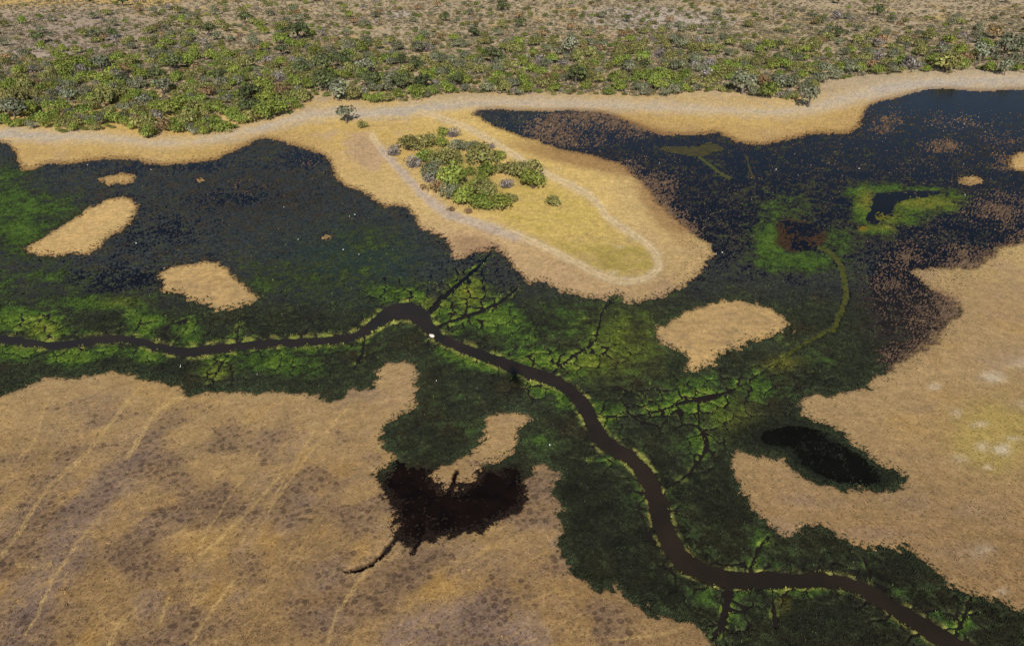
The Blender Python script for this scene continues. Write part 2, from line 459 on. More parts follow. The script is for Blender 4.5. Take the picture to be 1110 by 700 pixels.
for cx, cy, rx, ry, a in [(677, 430, 24, 13, .9), (600, 352, 30, 10, .5), (640, 345, 26, 12, .3), (680, 570, 26, 60, .7), (640, 560, 34, 70, .5), (720, 640, 40, 20, .5), (560, 400, 1, 1, 0), (470, 430, 40, 40, .35),
                          (180, 352, 1, 1, 0), (110, 350, 22, 12, .5), (182, 360, 10, 14, .5), (230, 362, 16, 14, .45), (320, 350, 60, 14, .4), (350, 395, 26, 14, .5), (190, 400, 30, 9, .7), (120, 395, 26, 8, .6),
                          (500, 375, 22, 9, .5), (690, 500, 40, 28, .3), (760, 540, 40, 40, .7), (880, 610, 60, 12, .6), (900, 670, 80, 22, .7), (990, 615, 50, 18, .7), (840, 470, 40, 26, .6), (740, 395, 26, 10, .5), (690, 350, 12, 40, .4), (640, 470, 16, 26, .3), (545, 415, 26, 10, .35), (850, 468, 50, 20, .9), (920, 505, 60, 30, .7), (905, 440, 40, 16, .6), (885, 410, 40, 16, .5)]:
    dark = np.maximum(dark, a * blob(cx, cy, rx, ry, WM, 0.9))
green = np.clip(green * (1 - 0.75 * dark) * (1 + 0.35 * n_mid) + 0.14 * n_mid + 0.10 * n_str + 0.10 * n_sm, -0.2, 1.3)

# mats of swamp plants
cov = 0.92 - 0.22 * sstep(0.3, 0.8, blob(1000, 335, 75, 75)) - 0.30 * north + 0.14 * north * sstep(520, 440, PX) + 0.10 * n_big - 0.28 * right_up
cov -= (0.62 + 0.25 * n_sm + 0.2 * n_mid) * sstep(0.2, 0.6, dpond_m * (1 - land)) * sstep(-0.2, 0.35, blur(marsh & ~allisl, 9) - 0.52 + 0.25 * n_sm)
cov += 0.55 * np.clip(green, 0, 1) * north
cov -= 0.62 * baycore * (1 + 0.5 * n_grain)
cov -= 0.5 * blob(120, 305, 75, 20, WM) + 0.35 * blob(170, 250, 60, 35, WM) + 0.5 * blob(1050, 112, 70, 12, WM) + 0.4 * blob(590, 140, 60, 12, WM) + 0.45 * blob(330, 170, 40, 11, WM) + 0.35 * blob(120, 182, 90, 8, WM) + 0.35 * blob(235, 180, 60, 8, WM) + 0.3 * blob(250, 215, 60, 10, WM)
# trails of hippos and elephants: a net of narrow cracks in the mats
wx = GX + 0.9 * noise(GX / 3.1, GY / 3.1, 71) + 0.28 * noise(GX / 1.1, GY / 1.1, 73)
wy = GY + 0.9 * noise(GX / 3.1 + 9, GY / 3.1, 72) + 0.28 * noise(GX / 1.1, GY / 1.1 + 4, 74)
f1, f2, cid = worley(wx / 4.6, wy / 6.0, 81)
crack = (f2 - f1) * 4.6
g1_, g2_, _ = worley(wx / 2.3 + 3, wy / 3.0, 83)
czone = np.zeros(PX.shape)
for cx, cy, rx, ry, a in [(500, 325, 45, 36, 1), (440, 318, 45, 16, .8), (560, 345, 40, 22, .5), (600, 390, 60, 22, .8), (640, 385, 40, 16, .9), (740, 440, 75, 22, 1), (690, 450, 50, 14, .8), (760, 470, 22, 36, .7),
                          (240, 398, 26, 16, .9), (330, 395, 40, 14, .6), (40, 352, 50, 15, .7), (200, 355, 50, 18, .5), (300, 350, 80, 16, .4), (580, 420, 40, 16, .8), (850, 420, 60, 26, .5), (800, 420, 40, 20, .7), (790, 660, 30, 26, .7), (1040, 670, 30, 20, .6), (830, 640, 60, 20, .4)]:
    czone = np.maximum(czone, a * blob(cx, cy, rx, ry, WM, 0.8))
czone = np.maximum(czone, 0.45 * np.exp(-np.clip(riverd, 0, 99) / 16))
zz = sstep(0.10, 0.26, czone + 0.14 * n_mid)
cw = 0.26 + 0.20 * sstep(0.25, 0.95, czone + 0.25 * n_mid)
crackv = (crack - cw * np.clip(1.0 + 0.35 * n_sm, 0.5, 1.6)) * zz + 0.5 * (1 - zz)
fine_c = (g2_ - g1_) * 2.3 - 0.16 * np.clip(0.8 + 0.8 * n_sm, 0, 2)
z2 = sstep(0.45, 0.85, czone + 0.2 * n_mid)
crackv = np.minimum(crackv, (fine_c * 1.6 + 0.1) * z2 + 0.5 * (1 - z2))
cellv = ((cid * 13.7) % 1.0 - 0.5)

V = 0.20 * (2.4 * cov - 1.0) + 0.10 * n_fine * (0.6 + 1.6 * north) + 0.09 * n_sm + 0.06 * n_mid + 0.06 * n_grain * (0.5 + 1.3 * north)
V += 0.12 * np.clip(green, 0, 1) + 0.30 * np.exp(-np.clip(riverd - 0.6, 0, 99) / 2.2) * (0.6 + 0.6 * n_sm)
V = np.minimum(V, 0.45 * crackv)
V = np.minimum(V, 0.20 * (riverd + 0.75 + 1.0 * n_sm + 0.5 * n_mid))
V = np.minimum(V, 0.16 * (creekd + 0.45 + 0.9 * n_sm + 0.3 * n_mid))
V = np.minimum(V, 0.3 * pondd)
for d in algd:
    V = np.minimum(V, 0.3 * d + 0.05 * n_sm)
V = V - 0.35 * (landf > 0.75)
V = V - 0.30 * sstep(0.3, 0.8, spec)
V = np.where(~land & (land3 > 0.03), V + 0.16 * n_grain, V)

POOLS = {  # still pools seen as sheets of their own
    'algae_pool': [(835, 245), (845, 240), (858, 237), (872, 241), (884, 245), (897, 254), (888, 269), (864, 273), (846, 270), (838, 262), (848, 255)],
    'olive_pool': [(712, 161), (732, 158), (749, 160), (767, 154), (780, 156), (788, 162), (773, 166), (756, 171), (743, 169), (725, 165)],
    'pool': [(947, 210), (973, 208), (997, 207), (1025, 207), (1006, 213), (976, 217), (966, 227), (954, 241), (937, 243), (940, 231), (948, 221)],
}
poolm = {k: inside(p, WS if k == 'algae_pool' else WM) for k, p in POOLS.items()}
disc = ((PX - 954) / 7) ** 2 + ((PY - 234) / 5) ** 2 < 1
for k, m in poolm.items():
    mf = blur(m & ~disc, 1)
    V = V - (0.06 if k == 'algae_pool' else 0.8) * sstep(0.35, 0.95, mf + 0.35 * n_sm + 0.2 * n_grain)

# ------------------------------------------------------------------ colours of the ground cover (albedo)
KL = 1.06


def c3(c):
    return lin(c).reshape(1, 1, 3)


def lay(base, c, m):
    return base + (c3(c) - base) * np.clip(m, 0, 1)[..., None]


print('colours')
near = sstep(380, 640, PY)
LC = np.ones(PX.shape + (3,)) * c3((178, 148, 103))
LC = lay(LC, (152, 121, 82), 0.85 * near)
LC = lay(LC, (118, 92, 66), near * sstep(0.0, 0.7, fbm(GX / 16, GY / 20, 46, 3)) * sstep(700, 560, PX) * 0.6)
LC = lay(LC, (172, 134, 78), near * sstep(0.1, 0.7, fbm(GX / 9, GY / 13, 47, 3)) * sstep(700, 560, PX) * 0.9)
LC = lay(LC, (140, 122, 116), near * sstep(0.15, 0.6, fbm(GX / 12, GY / 15, 52, 3)) * sstep(720, 600, PX) * 0.4)
LC = lay(LC, (178, 144, 90), sstep(0.1, 0.7, n_big + 0.4 * n_mid) * 0.6)
LC = lay(LC, (150, 125, 98), sstep(0.15, 0.8, fbm(GX / 30, GY / 30, 44, 3) + 0.3 * n_mid) * 0.75)
# ochre grass round the upper shores, yellow on the peninsula
och = sstep(345, 235, PY + 25 * n_mid)
LC = lay(LC, (200, 170, 112), och * 0.85)
och2 = sstep(215, 160, PY) * sstep(0.25, -0.5, n_big * 0.5 + 0.2 * n_mid - 0.2)
LC = lay(LC, (200, 166, 92), och2 * 0.75)
LC = lay(LC, (178, 152, 126), sstep(0.15, 0.65, fbm(GX / 17, GY / 40, 48, 3)) * sstep(220, 150, PY) * 0.6)
shore_w = np.exp(-np.abs(landf * 0 + (1 - land25)) * 3.0)
LC = lay(LC, (180, 146, 92), sstep(0.98, 0.55, land25) * sstep(210, 140, PY) * 0.8)
LC = lay(LC, (128, 92, 52), sstep(0.85, 0.4, land8) * sstep(300, 200, PY) * 0.5)
pen = blob(560, 195, 150, 85, WM, 1.0, 30)
LC = lay(LC, (212, 180, 106), sstep(0.35, 0.8, pen) * (0.6 + 0.45 * n_mid + 0.3 * n_sm))
LC = lay(LC, (168, 138, 108), sstep(215, 330, PY) * sstep(380, 430, PX) * sstep(0.0, 0.7, fbm(GX / 14, GY / 26, 45, 3)) * 0.7 * (1 - near))
LC = lay(LC, (150, 114, 74), sstep(0.2, 0.8, np.maximum(np.maximum(blob(640, 176, 100, 11, WM, 1.0, 12), blob(722, 225, 24, 50, WM, 1.0, -40)), 0.8 * blob(690, 140, 60, 9, WM, 1.0, 12)) + 0.2 * n_mid) * 0.75)
LC = lay(LC, (190, 158, 116), sstep(0.15, 0.6, blob(570, 285, 130, 26, WM, 1.0, 16)) * 0.7)
LC = lay(LC, (160, 128, 96), sstep(0.2, 0.7, blob(515, 268, 30, 12, WM, 1.0, 10)) * 0.8)
LC = lay(LC, (176, 146, 120), sstep(0.3, 0.7, blob(395, 165, 28, 20, WM, 1.0, 40) + 0.25 * n_mid) * 0.65)
lensm = blur(inside(LENS, WM), 3)
LC = lay(LC, (192, 166, 90), lensm * (0.7 + 0.4 * n_mid + 0.2 * n_sm))
LC = lay(LC, (158, 140, 72), lensm * sstep(-0.1, 0.7, n_mid + 0.5 * n_sm + 0.9 * blob(665, 285, 50, 20) - 0.25) * 0.75)
LC = lay(LC, (128, 122, 62), sstep(0.2, 0.6, np.maximum(blob(500, 192, 56, 24, WM, 1.0, 40), blob(575, 192, 20, 14, WM)) + 0.2 * n_sm) * 0.6)
LC = lay(LC, (214, 196, 150), 0.8 * blob(666, 298, 5, 3, WM) + 0.5 * blob(672, 270, 4, 2, WM))
# plain beyond the woods
far = sstep(125, 85, PY)
LC = lay(LC, (176, 157, 129), far * 0.9)
LC = lay(LC, (188, 158, 98), far * sstep(0.0, 0.7, fbm(GX / 40, GY / 40, 61, 3)) * 0.7)
LC = lay(LC, (158, 138, 112), far * sstep(0.0, 0.6, fbm(GX / 60, GY / 90, 63, 3)) * 0.6)
LC = lay(LC, (182, 166, 148), far * sstep(0.25, 0.6, blob(690, 20, 70, 14) + blob(740, 25, 60, 8) + blob(60, 55, 70, 10) + blob(430, 17, 20, 6) + 0.4 * n_mid - 0.1))
LC = lay(LC, (198, 166, 104), sstep(0.3, 0.7, blob(20, 2, 60, 8) + blob(150, 2, 60, 6)))
# right plain
LC = lay(LC, (168, 140, 92), sstep(0.25, 0.75, blob(1090, 470, 90, 70, WM)) * 0.7)
LC = lay(LC, (176, 152, 84), sstep(0.3, 0.8, blob(1078, 475, 62, 46, WM) + 0.2 * n_mid) * 0.75)
for cx, cy, rx, ry, a in [(1075, 411, 12, 6, .8), (1086, 490, 9, 5, .95), (1064, 487, 7, 5, .6), (1098, 478, 8, 3, .55), (1062, 463, 10, 3, .5), (1013, 421, 6, 4, .6), (1035, 450, 6, 4, .4), (1069, 509, 5, 2.5, .5),
                          (1064, 598, 9, 7, .4), (1086, 643, 6, 4, .5), (1110, 395, 20, 6, .45), (1040, 500, 10, 4, .3), (980, 515, 20, 6, .0), (1110, 440, 12, 6, .3)]:
    LC = lay(LC, (214, 196, 168), a * blob(cx, cy, rx, ry, WM))
for cx, cy, rx, ry, a in [(1002, 444, 14, 7, .5), (985, 545, 30, 12, .5), (1050, 560, 30, 14, .35), (880, 545, 40, 8, .4), (950, 580, 40, 8, .45), (1085, 385, 30, 14, .4), (1090, 320, 40, 22, .3), (790, 345, 20, 7, .55), (775, 360, 24, 6, .35), (820, 350, 16, 5, .35), (235, 325, 30, 8, .45), (205, 302, 22, 6, .35), (225, 312, 36, 5, .35), (100, 250, 30, 10, .25)]:
    LC = lay(LC, (134, 112, 102), a * sstep(-0.6, 0.5, n_mid + 0.6 * n_sm) * blob(cx, cy, rx, ry, WM))
LC = lay(LC, (200, 164, 106), sstep(0.02, 0.3, blur(allisl, 2)) * sstep(470, 400, PY) * np.clip(0.55 + 0.5 * n_mid + 0.4 * n_sm, 0, 1))
LC = lay(LC, (160, 142, 126), sstep(0.2, 0.7, blob(70, 38, 130, 28) + 0.3 * n_mid) * 0.75)
# sandy two-track roads
mt = line_dist(MAIN_TRACK, WM, 40)
lt = line_dist(LOOP_TRACK, WM, 30)
ltc = line_dist([(a, b, 0) for a, b, _ in LOOP_TRACK], WR, 30)
LC = lay(LC, (196, 176, 146), sstep(9.0, -4.0, mt + 4.0 * n_mid + 1.5 * n_sm) * 0.85)
LC = lay(LC, (182, 170, 154), sstep(1.5, -4.5, mt + 5 * n_mid + 2 * n_big + 1.5 * n_sm) * 0.7 * np.clip(0.35 + blob(450, 122, 60, 14) + blob(285, 140, 30, 10) + blob(10, 148, 70, 10) + blob(1010, 92, 110, 14), 0, 1))
LC = lay(LC, (208, 186, 148), sstep(4.0, -2.0, lt + 1.3 * n_sm + 1.0 * n_mid) * 0.8)
LC = lay(LC, (214, 188, 142), (np.exp(-((np.abs(ltc) - 1.7) / 0.8) ** 2)) * 0.7)
LC = lay(LC, (180, 146, 88), (np.exp(-(ltc / 0.8) ** 2)) * 0.4)
LC = lay(LC, (178, 160, 146), sstep(6, -2, line_dist([(413, 163, 3), (447, 200, 4), (463, 217, 5), (483, 233, 6), (530, 249, 6), (560, 260, 3)], WM, 30) + 2.5 * n_mid) * 0.75)
tr = np.full(PX.shape, 99.0)
for t_ in TRAILS:
    tr = np.minimum(tr, line_dist(t_, WR, 16))
trc = np.full(PX.shape, 99.0)
for k_, t_ in enumerate(TRAILS):
    w_ = 0.5 * np.mean([q[2] for q in t_])
    dc = line_dist([(a, b, 0) for a, b, _ in t_], WM if k_ % 3 else WR, 16)
    trc = np.minimum(trc, np.abs(dc - (0.55 * w_ if w_ > 1.2 else 0.0)))
trm = np.exp(-(trc / 0.5) ** 2) * np.clip(0.75 + 0.5 * n_mid + 0.3 * n_sm, 0.1, 1) + 0.18 * sstep(2.5, -1.0, tr + 1.2 * n_sm)
swath = sstep(26, -6, line_dist([(160, 490, 10), (110, 540, 20), (60, 610, 26), (20, 690, 26)], WM, 60) + 18 * n_mid)
LC = lay(LC, (138, 118, 108), swath * 0.6)
swath2 = sstep(26, -6, line_dist([(560, 690, 10), (520, 670, 24), (430, 690, 14)], WM, 60) + 18 * n_mid)
LC = lay(LC, (146, 124, 112), swath2 * 0.65)

fp1, fp2, _ = worley((GX * ca + GY * sa) / 30 + 0.12 * n_mid, (-GX * sa + GY * ca) / 4.5 + 0.25 * n_mid + 0.06 * n_sm, 55)
LC = lay(LC, (196, 160, 100), sstep(0.07, 0.015, fp2 - fp1) * (0.45 + 0.5 * n_sm) * near * sstep(760, 640, PX) * 0.8)
# rings of old hoof-trodden mud in the near grass
spotz = np.clip(sstep(395, 480, PY) * sstep(760, 640, PX + 0.0 * PY) * (0.55 + 0.7 * fbm(GX / 13, GY / 13, 66, 2)) * (1 - sstep(520, 470, PY) * sstep(330, 420, PX) * 0.8), 0, 1)
spotz = np.where(land, spotz, 0)
qx, qy = GX + 0.25 * noise(GX / 0.9, GY / 0.9, 31), GY + 0.25 * noise(GX / 0.9 + 7, GY / 0.9, 32)
s1, s2, sid = worley(qx / 1.55, qy / 1.85, 33)
rad = 0.17 + 0.26 * ((sid * 7.13) % 1.0)
sp = sstep(rad + 0.10, rad - 0.10, s1) * (sid < 0.03 + 0.75 * sstep(0.42, 0.9, spotz))
hole = sstep(rad * 0.65, rad * 0.2, s1)
s1b, _, sidb = worley(qx / 1.0 + 5, qy / 1.0, 37)
spb = sstep(0.36, 0.18, s1b) * (sidb < 0.05 + 0.4 * sstep(0.2, 0.9, spotz))
clus = sstep(0.35, 0.85, spotz + 0.2 * n_sm)
sp = np.maximum(sp * (1 - 0.45 * hole), 0.6 * spb) * sstep(0.05, 0.3, spotz)
# animal paths net, pale
p1, p2, _ = worley(qx / 6.5 + 0.15 * n_mid, qy / 9.0, 39)
LC = lay(LC, (196, 160, 100), sstep(0.09, 0.02, (p2 - p1)) * (0.25 + 0.4 * n_sm) * sstep(380, 450, PY) * sstep(720, 600, PX) * land)
p3, p4, _ = worley(GX / 2.1 + 0.25 * n_sm, GY / 2.6 + 0.2 * n_mid, 49)
LC = lay(LC, (182, 144, 88), sstep(0.12, 0.0, (p4 - p3)) * 0.38 * sstep(380, 450, PY) * sstep(760, 600, PX) * land)
LC = lay(LC, (112, 92, 82), clus * 0.5)
LC = lay(LC, (70, 54, 48), sp * 0.70)
LC = lay(LC, (204, 170, 108), np.clip(trm, 0, 1) * 0.75)
L -= 0.10 * sp * land
# fine grass texture
tex = 1 + (0.14 + 0.10 * lensm) * n_sm + 0.13 * n_fine + 0.15 * n_grain + 0.10 * n_str + 0.10 * n_mid
LC = LC * np.clip(tex, 0.5, 1.5)[..., None]
# damp rim where the flood has just gone
LC = lay(LC, (104, 78, 54), sstep(0.95, 0.55, land3) * 0.5)
LC = lay(LC, (82, 66, 54), np.where(land, 0, 0.95) * sstep(0.0, 0.3, spec))
LC = lay(LC, (126, 103, 80), np.where(land, 0, 0.8) * sstep(0.6, 1.15, spec + 0.2 * n_grain + 0.15 * n_sm))
LC = np.where((~land & (spec > 0.1))[..., None], LC * np.exp(0.45 * n_grain)[..., None], LC)
LC = lay(LC, (50, 38, 31), sstep(2.2, 0.6, pondd + 0.5 * n_sm) * 0.92)  # dark creek bed, banks darkened too so their sunlit ridge is painted out
# far land brightened: exposure and haze put into its colour
LC = LC * KL * (1 + 0.16 * sstep(330, 230, PY))[..., None]
WC = np.ones(PX.shape + (3,)) * c3((17, 19, 28))
WC = lay(WC, (42, 36, 33), sstep(285, 350, PY + 6 * n_mid))
WC = WC * (1 + 0.2 * n_mid)[..., None]

# plants
VC = np.ones(PX.shape + (3,)) * c3((43, 48, 36))
m1 = fbm(GX / 15, GY / 19, 301, 3); m2 = fbm(GX / 6, GY / 8, 305, 3)
VC = lay(VC, (52, 45, 32), sstep(0.0, 0.6, m1 + 0.3 * n_sm) * 0.75)
VC = lay(VC, (58, 66, 50), sstep(0.05, 0.6, -m1 + 0.5 * m2) * 0.6)
VC = lay(VC, (27, 31, 27), sstep(0.1, 0.6, m2 + 0.3 * n_sm) * 0.6)
low = sstep(440, 540, PY + 14 * n_mid)
VC = lay(VC, (37, 37, 25), low * 0.75)
VC = lay(VC, (26, 28, 19), low * sstep(-0.1, 0.5, m2 + 0.4 * m1 + 0.3 * n_sm) * 0.8)
VC = lay(VC, (52, 57, 60), north * 0.85)
VC = lay(VC, (40, 45, 54), north * sstep(0.0, 0.5, m1) * 0.6)
VC = lay(VC, (56, 50, 48), north * sstep(-0.1, 0.6, n_mid + 0.6 * n_big) * 0.5)
VC = lay(VC, (45, 39, 41), right_up * 0.75)
VC = lay(VC, (50, 56, 61), north * sstep(520, 440, PX) * 0.7)
VC = lay(VC, (62, 54, 46), north * sstep(520, 440, PX) * sstep(0.05, 0.5, m2 + 0.5 * n_sm) * 0.6)
VC = lay(VC, (40, 58, 54), blob(380, 285, 90, 40, WM) * 0.8)
green = green + 0.30 * cellv * sstep(0.15, 0.5, czone) * (green > 0.1)
gq = green + 0.22 * n_sm + 0.12 * n_fine + 0.08 * n_grain
VC = lay(VC, (50, 61, 38), sstep(0.08, 0.30, gq))
VC = lay(VC, (60, 84, 36), sstep(0.34, 0.52, gq))
VC = lay(VC, (76, 100, 38), sstep(0.62, 0.85, gq) * (1 - 0.5 * north))
yel = np.clip(0.7 * blob(508, 318, 14, 13, WM) + 0.5 * blob(233, 404, 13, 9, WM) + 0.35 * blob(680, 370, 40, 30, WM) + 0.9 * blob(938, 218, 8, 10, WM) + 0.75 * blob(1000, 220, 40, 7, WM) + 0.6 * blob(957, 247, 16, 4, WM) + 0.6 * blob(965, 236, 14, 5, WM) + 0.5 * blob(47, 357, 18, 8, WM)
              + 0.35 * blob(800, 455, 26, 18, WM) + 0.45 * blob(850, 395, 22, 8, WM) + 0.25 * blob(130, 328, 22, 6, WM) + 0.3 * blob(640, 395, 30, 12, WM) + 1.2 * blob(437, 346, 7, 2.5) + 0.4 * blob(850, 650, 6, 18, WM) + 0.35 * blob(470, 330, 14, 8, WM), 0, 1)
VC = lay(VC, (122, 118, 46), yel * (0.7 + 0.5 * n_sm))
VC = lay(VC, (100, 98, 34), np.where(disc, 0.9, 0))
VC = lay(VC, (58, 44, 31), sstep(0.2, 0.8, blur(poolm['algae_pool'], 3) + 0.3 * n_sm + 0.1 * n_grain))
VC = lay(VC, (165, 120, 25), 0.6 * blob(935, 248, 5, 2.5, WM))
VC = lay(VC, (32, 37, 29), dark * 0.85)
VC = lay(VC, (44, 42, 24), dark * sstep(0.1, 0.7, n_mid) * 0.55)
_pv = sstep(0.12, 0.45, np.exp(-((PX - 492) / 95) ** 2 - ((PY - 552) / 48) ** 2)) * sstep(495, 515, PY + 5 * n_sm) * sstep(596, 580, PX)
VC = lay(VC, (36, 27, 22), _pv * 0.97)
VC = lay(VC, (31, 35, 25), sstep(0.04, 0.25, bay + 0.06 * n_sm) * 0.85)
VC = lay(VC, (24, 27, 22), baycore)
VC = lay(VC, (40, 32, 30), (blob(290, 215, 100, 34, WM) + blob(330, 300, 60, 22, WM) * 0.5) * sstep(-0.3, 0.5, n_mid + n_sm) * 0.6)
# rims: pale reeds on the river bank, dark wet rims round the islands
bm = np.exp(-((riverd - 1.2) / 1.6) ** 2) * sstep(-0.15, 0.5, n_sm + 0.7 * n_mid + 0.1)
VC = lay(VC, (150, 146, 82), bm * 0.62)
cm = np.exp(-((creekd - 1.4) / 1.3) ** 2) * sstep(0.0, 0.6, n_sm + 0.4 * n_mid)
VC = lay(VC, (124, 134, 62), cm * 0.5)
km = np.exp(-((crack - cw - 0.35) / 0.35) ** 2) * sstep(0.45, 0.8, czone + 0.2 * n_mid)
VC = lay(VC, (112, 124, 56), km * 0.42 * sstep(-0.2, 0.6, n_sm))
rim = sstep(0.02, 0.35, land8) * (1 - near * 0.2)
VC = lay(VC, (54, 66, 46), rim * 0.55 * (1 - north) * (0.6 + 0.6 * n_sm) * (1 - _pv))
vtex = 1 + 0.34 * n_sm + 0.22 * n_fine + 0.26 * n_grain + 0.22 * n_mid + 0.16 * n_str
VC = VC * np.clip(vtex, 0.3, 2.2)[..., None] * 1.22 * np.array([1.08, 1.0, 0.86])


# ------------------------------------------------------------------ building meshes
def new_obj(name, me, mat=None, parent=None, **props):
    o = bpy.data.objects.new(name, me)
    COL.objects.link(o)
    if mat is not None and me is not None and not me.materials:
        me.materials.append(mat)
    if parent is not None:
        o.parent = parent
    for k, v in props.items():
        o[k] = v
    return o


def raw_mesh(name, co, faces, col=None, smooth=False):
    """faces: (n, k) array with constant k"""
    me = bpy.data.meshes.new(name)
    co = np.asarray(co, np.float32)
    faces = np.asarray(faces, np.int32)
    n, k = faces.shape
    me.vertices.add(len(co))
    me.vertices.foreach_set('co', co.ravel())
    me.loops.add(n * k)
    me.loops.foreach_set('vertex_index', faces.ravel())
    me.polygons.add(n)
    me.polygons.foreach_set('loop_start', np.arange(0, n * k, k, dtype=np.int32))
    me.polygons.foreach_set('loop_total', np.full(n, k, np.int32))
    me.polygons.foreach_set('use_smooth', np.full(n, smooth, bool))
    if col is not None:
        at = me.color_attributes.new('Col', 'FLOAT_COLOR', 'POINT')
        c4 = np.ones((len(co), 4), np.float32)
        c4[:, :3] = col
        at.data.foreach_set('color', c4.ravel())
    me.update()
    me.validate()
    return me


idx = np.arange(NYg * NXg).reshape(NYg, NXg)
QUADS = np.stack([idx[1:, :-1], idx[1:, 1:], idx[:-1, 1:], idx[:-1, :-1]], -1)


def grid_mesh(name, Z, C, fmask, smooth=True):
    q = QUADS[fmask]
    used = np.zeros(NYg * NXg, bool)
    used[q.ravel()] = True
    remap = np.cumsum(used) - 1
    co = np.stack([GX.ravel()[used], GY.ravel()[used], Z.ravel()[used]], -1)
    return raw_mesh(name, co, remap[q], C.reshape(-1, 3)[used], smooth)


def fmax(a):
    return np.maximum(np.maximum(a[1:, :-1], a[1:, 1:]), np.maximum(a[:-1, 1:], a[:-1, :-1]))


# ------------------------------------------------------------------ materials
def mat_new(name):
    m = bpy.data.materials.new(name)
    m.use_nodes = True
    nt = m.node_tree
    return m, nt, nt.nodes['Principled BSDF'], nt.nodes


def cover_mat(name, rough, spec, scales, amt, bump):
    m, nt, p, N = mat_new(name)
    a = N.new('ShaderNodeAttribute'); a.attribute_name = 'Col'
    tc = N.new('ShaderNodeTexCoord')
    last = a.outputs['Color']
    hs = None
    for sc_ in scales:
        t = N.new('ShaderNodeTexNoise')
        t.inputs['Scale'].default_value = sc_
        t.inputs['Detail'].default_value = 3
        nt.links.new(tc.outputs['Object'], t.inputs['Vector'])
        mr = N.new('ShaderNodeMapRange')
        mr.inputs[1].default_value = 0.3; mr.inputs[2].default_value = 0.7
        mr.inputs[3].default_value = 1 - amt; mr.inputs[4].default_value = 1 + amt
        nt.links.new(t.outputs['Fac'], mr.inputs[0])
        mx = N.new('ShaderNodeVectorMath'); mx.operation = 'SCALE'
        nt.links.new(last, mx.inputs[0]); nt.links.new(mr.outputs[0], mx.inputs['Scale'])
        last = mx.outputs[0]
        hs = t
    nt.links.new(last, p.inputs['Base Color'])
    b = N.new('ShaderNodeBump'); b.inputs['Strength'].default_value = 0.6; b.inputs['Distance'].default_value = bump
    nt.links.new(hs.outputs['Fac'], b.inputs['Height'])
    nt.links.new(b.outputs[0], p.inputs['Normal'])
    p.inputs['Roughness'].default_value = rough
    p.inputs['Specular IOR Level'].default_value = spec
    return m


def water_mat(name, srgb, rough=0.12, spec=0.35, var=0.25, scale=0.15, srgb2=None, ior=1.33):
    m, nt, p, N = mat_new(name)
    tc = N.new('ShaderNodeTexCoord')
    t = N.new('ShaderNodeTexNoise'); t.inputs['Scale'].default_value = scale; t.inputs['Detail'].default_value = 5
    nt.links.new(tc.outputs['Object'], t.inputs['Vector'])
    cr = N.new('ShaderNodeValToRGB')
    c1 = lin(srgb); c2 = lin(srgb2 if srgb2 else [v * (1 + var) for v in srgb])
    cr.color_ramp.elements[0].position = 0.35; cr.color_ramp.elements[1].position = 0.65
    cr.color_ramp.elements[0].color = (*c1, 1); cr.color_ramp.elements[1].color = (*c2, 1)
    nt.links.new(t.outputs['Fac'], cr.inputs[0])
    nt.links.new(cr.outputs[0], p.inputs['Base Color'])
    t2 = N.new('ShaderNodeTexNoise'); t2.inputs['Scale'].default_value = 1.3; t2.inputs['Detail'].default_value = 3
    nt.links.new(tc.outputs['Object'], t2.inputs['Vector'])
    b = N.new('ShaderNodeBump'); b.inputs['Strength'].default_value = 0.15; b.inputs['Distance'].default_value = 0.03
    nt.links.new(t2.outputs['Fac'], b.inputs['Height']); nt.links.new(b.outputs[0], p.inputs['Normal'])
    p.inputs['Roughness'].default_value = rough
    p.inputs['IOR'].default_value = ior
    p.inputs['Specular IOR Level'].default_value = spec
    return m


def leaf_mat(name, rough=0.6, hue=0.012, val=0.22):
    m, nt, p, N = mat_new(name)
    a = N.new('ShaderNodeAttribute'); a.attribute_name = 'Col'
    oi = N.new('ShaderNodeObjectInfo')
    hsv = N.new('ShaderNodeHueSaturation')
    mh = N.new('ShaderNodeMapRange'); mh.inputs[3].default_value = 0.5 - hue; mh.inputs[4].default_value = 0.5 + hue
    mv = N.new('ShaderNodeMapRange'); mv.inputs[3].default_value = 1 - val; mv.inputs[4].default_value = 1 + val
    nt.links.new(oi.outputs['Random'], mh.inputs[0])
    fr = N.new('ShaderNodeMath'); fr.operation = 'MULTIPLY'; fr.inputs[1].default_value = 7.31
    f2_ = N.new('ShaderNodeMath'); f2_.operation = 'FRACT'
    nt.links.new(oi.outputs['Random'], fr.inputs[0]); nt.links.new(fr.outputs[0], f2_.inputs[0]); nt.links.new(f2_.outputs[0], mv.inputs[0])
    nt.links.new(mh.outputs[0], hsv.inputs['Hue']); nt.links.new(mv.outputs[0], hsv.inputs['Value'])
    nt.links.new(a.outputs['Color'], hsv.inputs['Color'])
    nt.links.new(hsv.outputs[0], p.inputs['Base Color'])
    p.inputs['Roughness'].default_value = rough
    p.inputs['Specular IOR Level'].default_value = 0.2
    return m


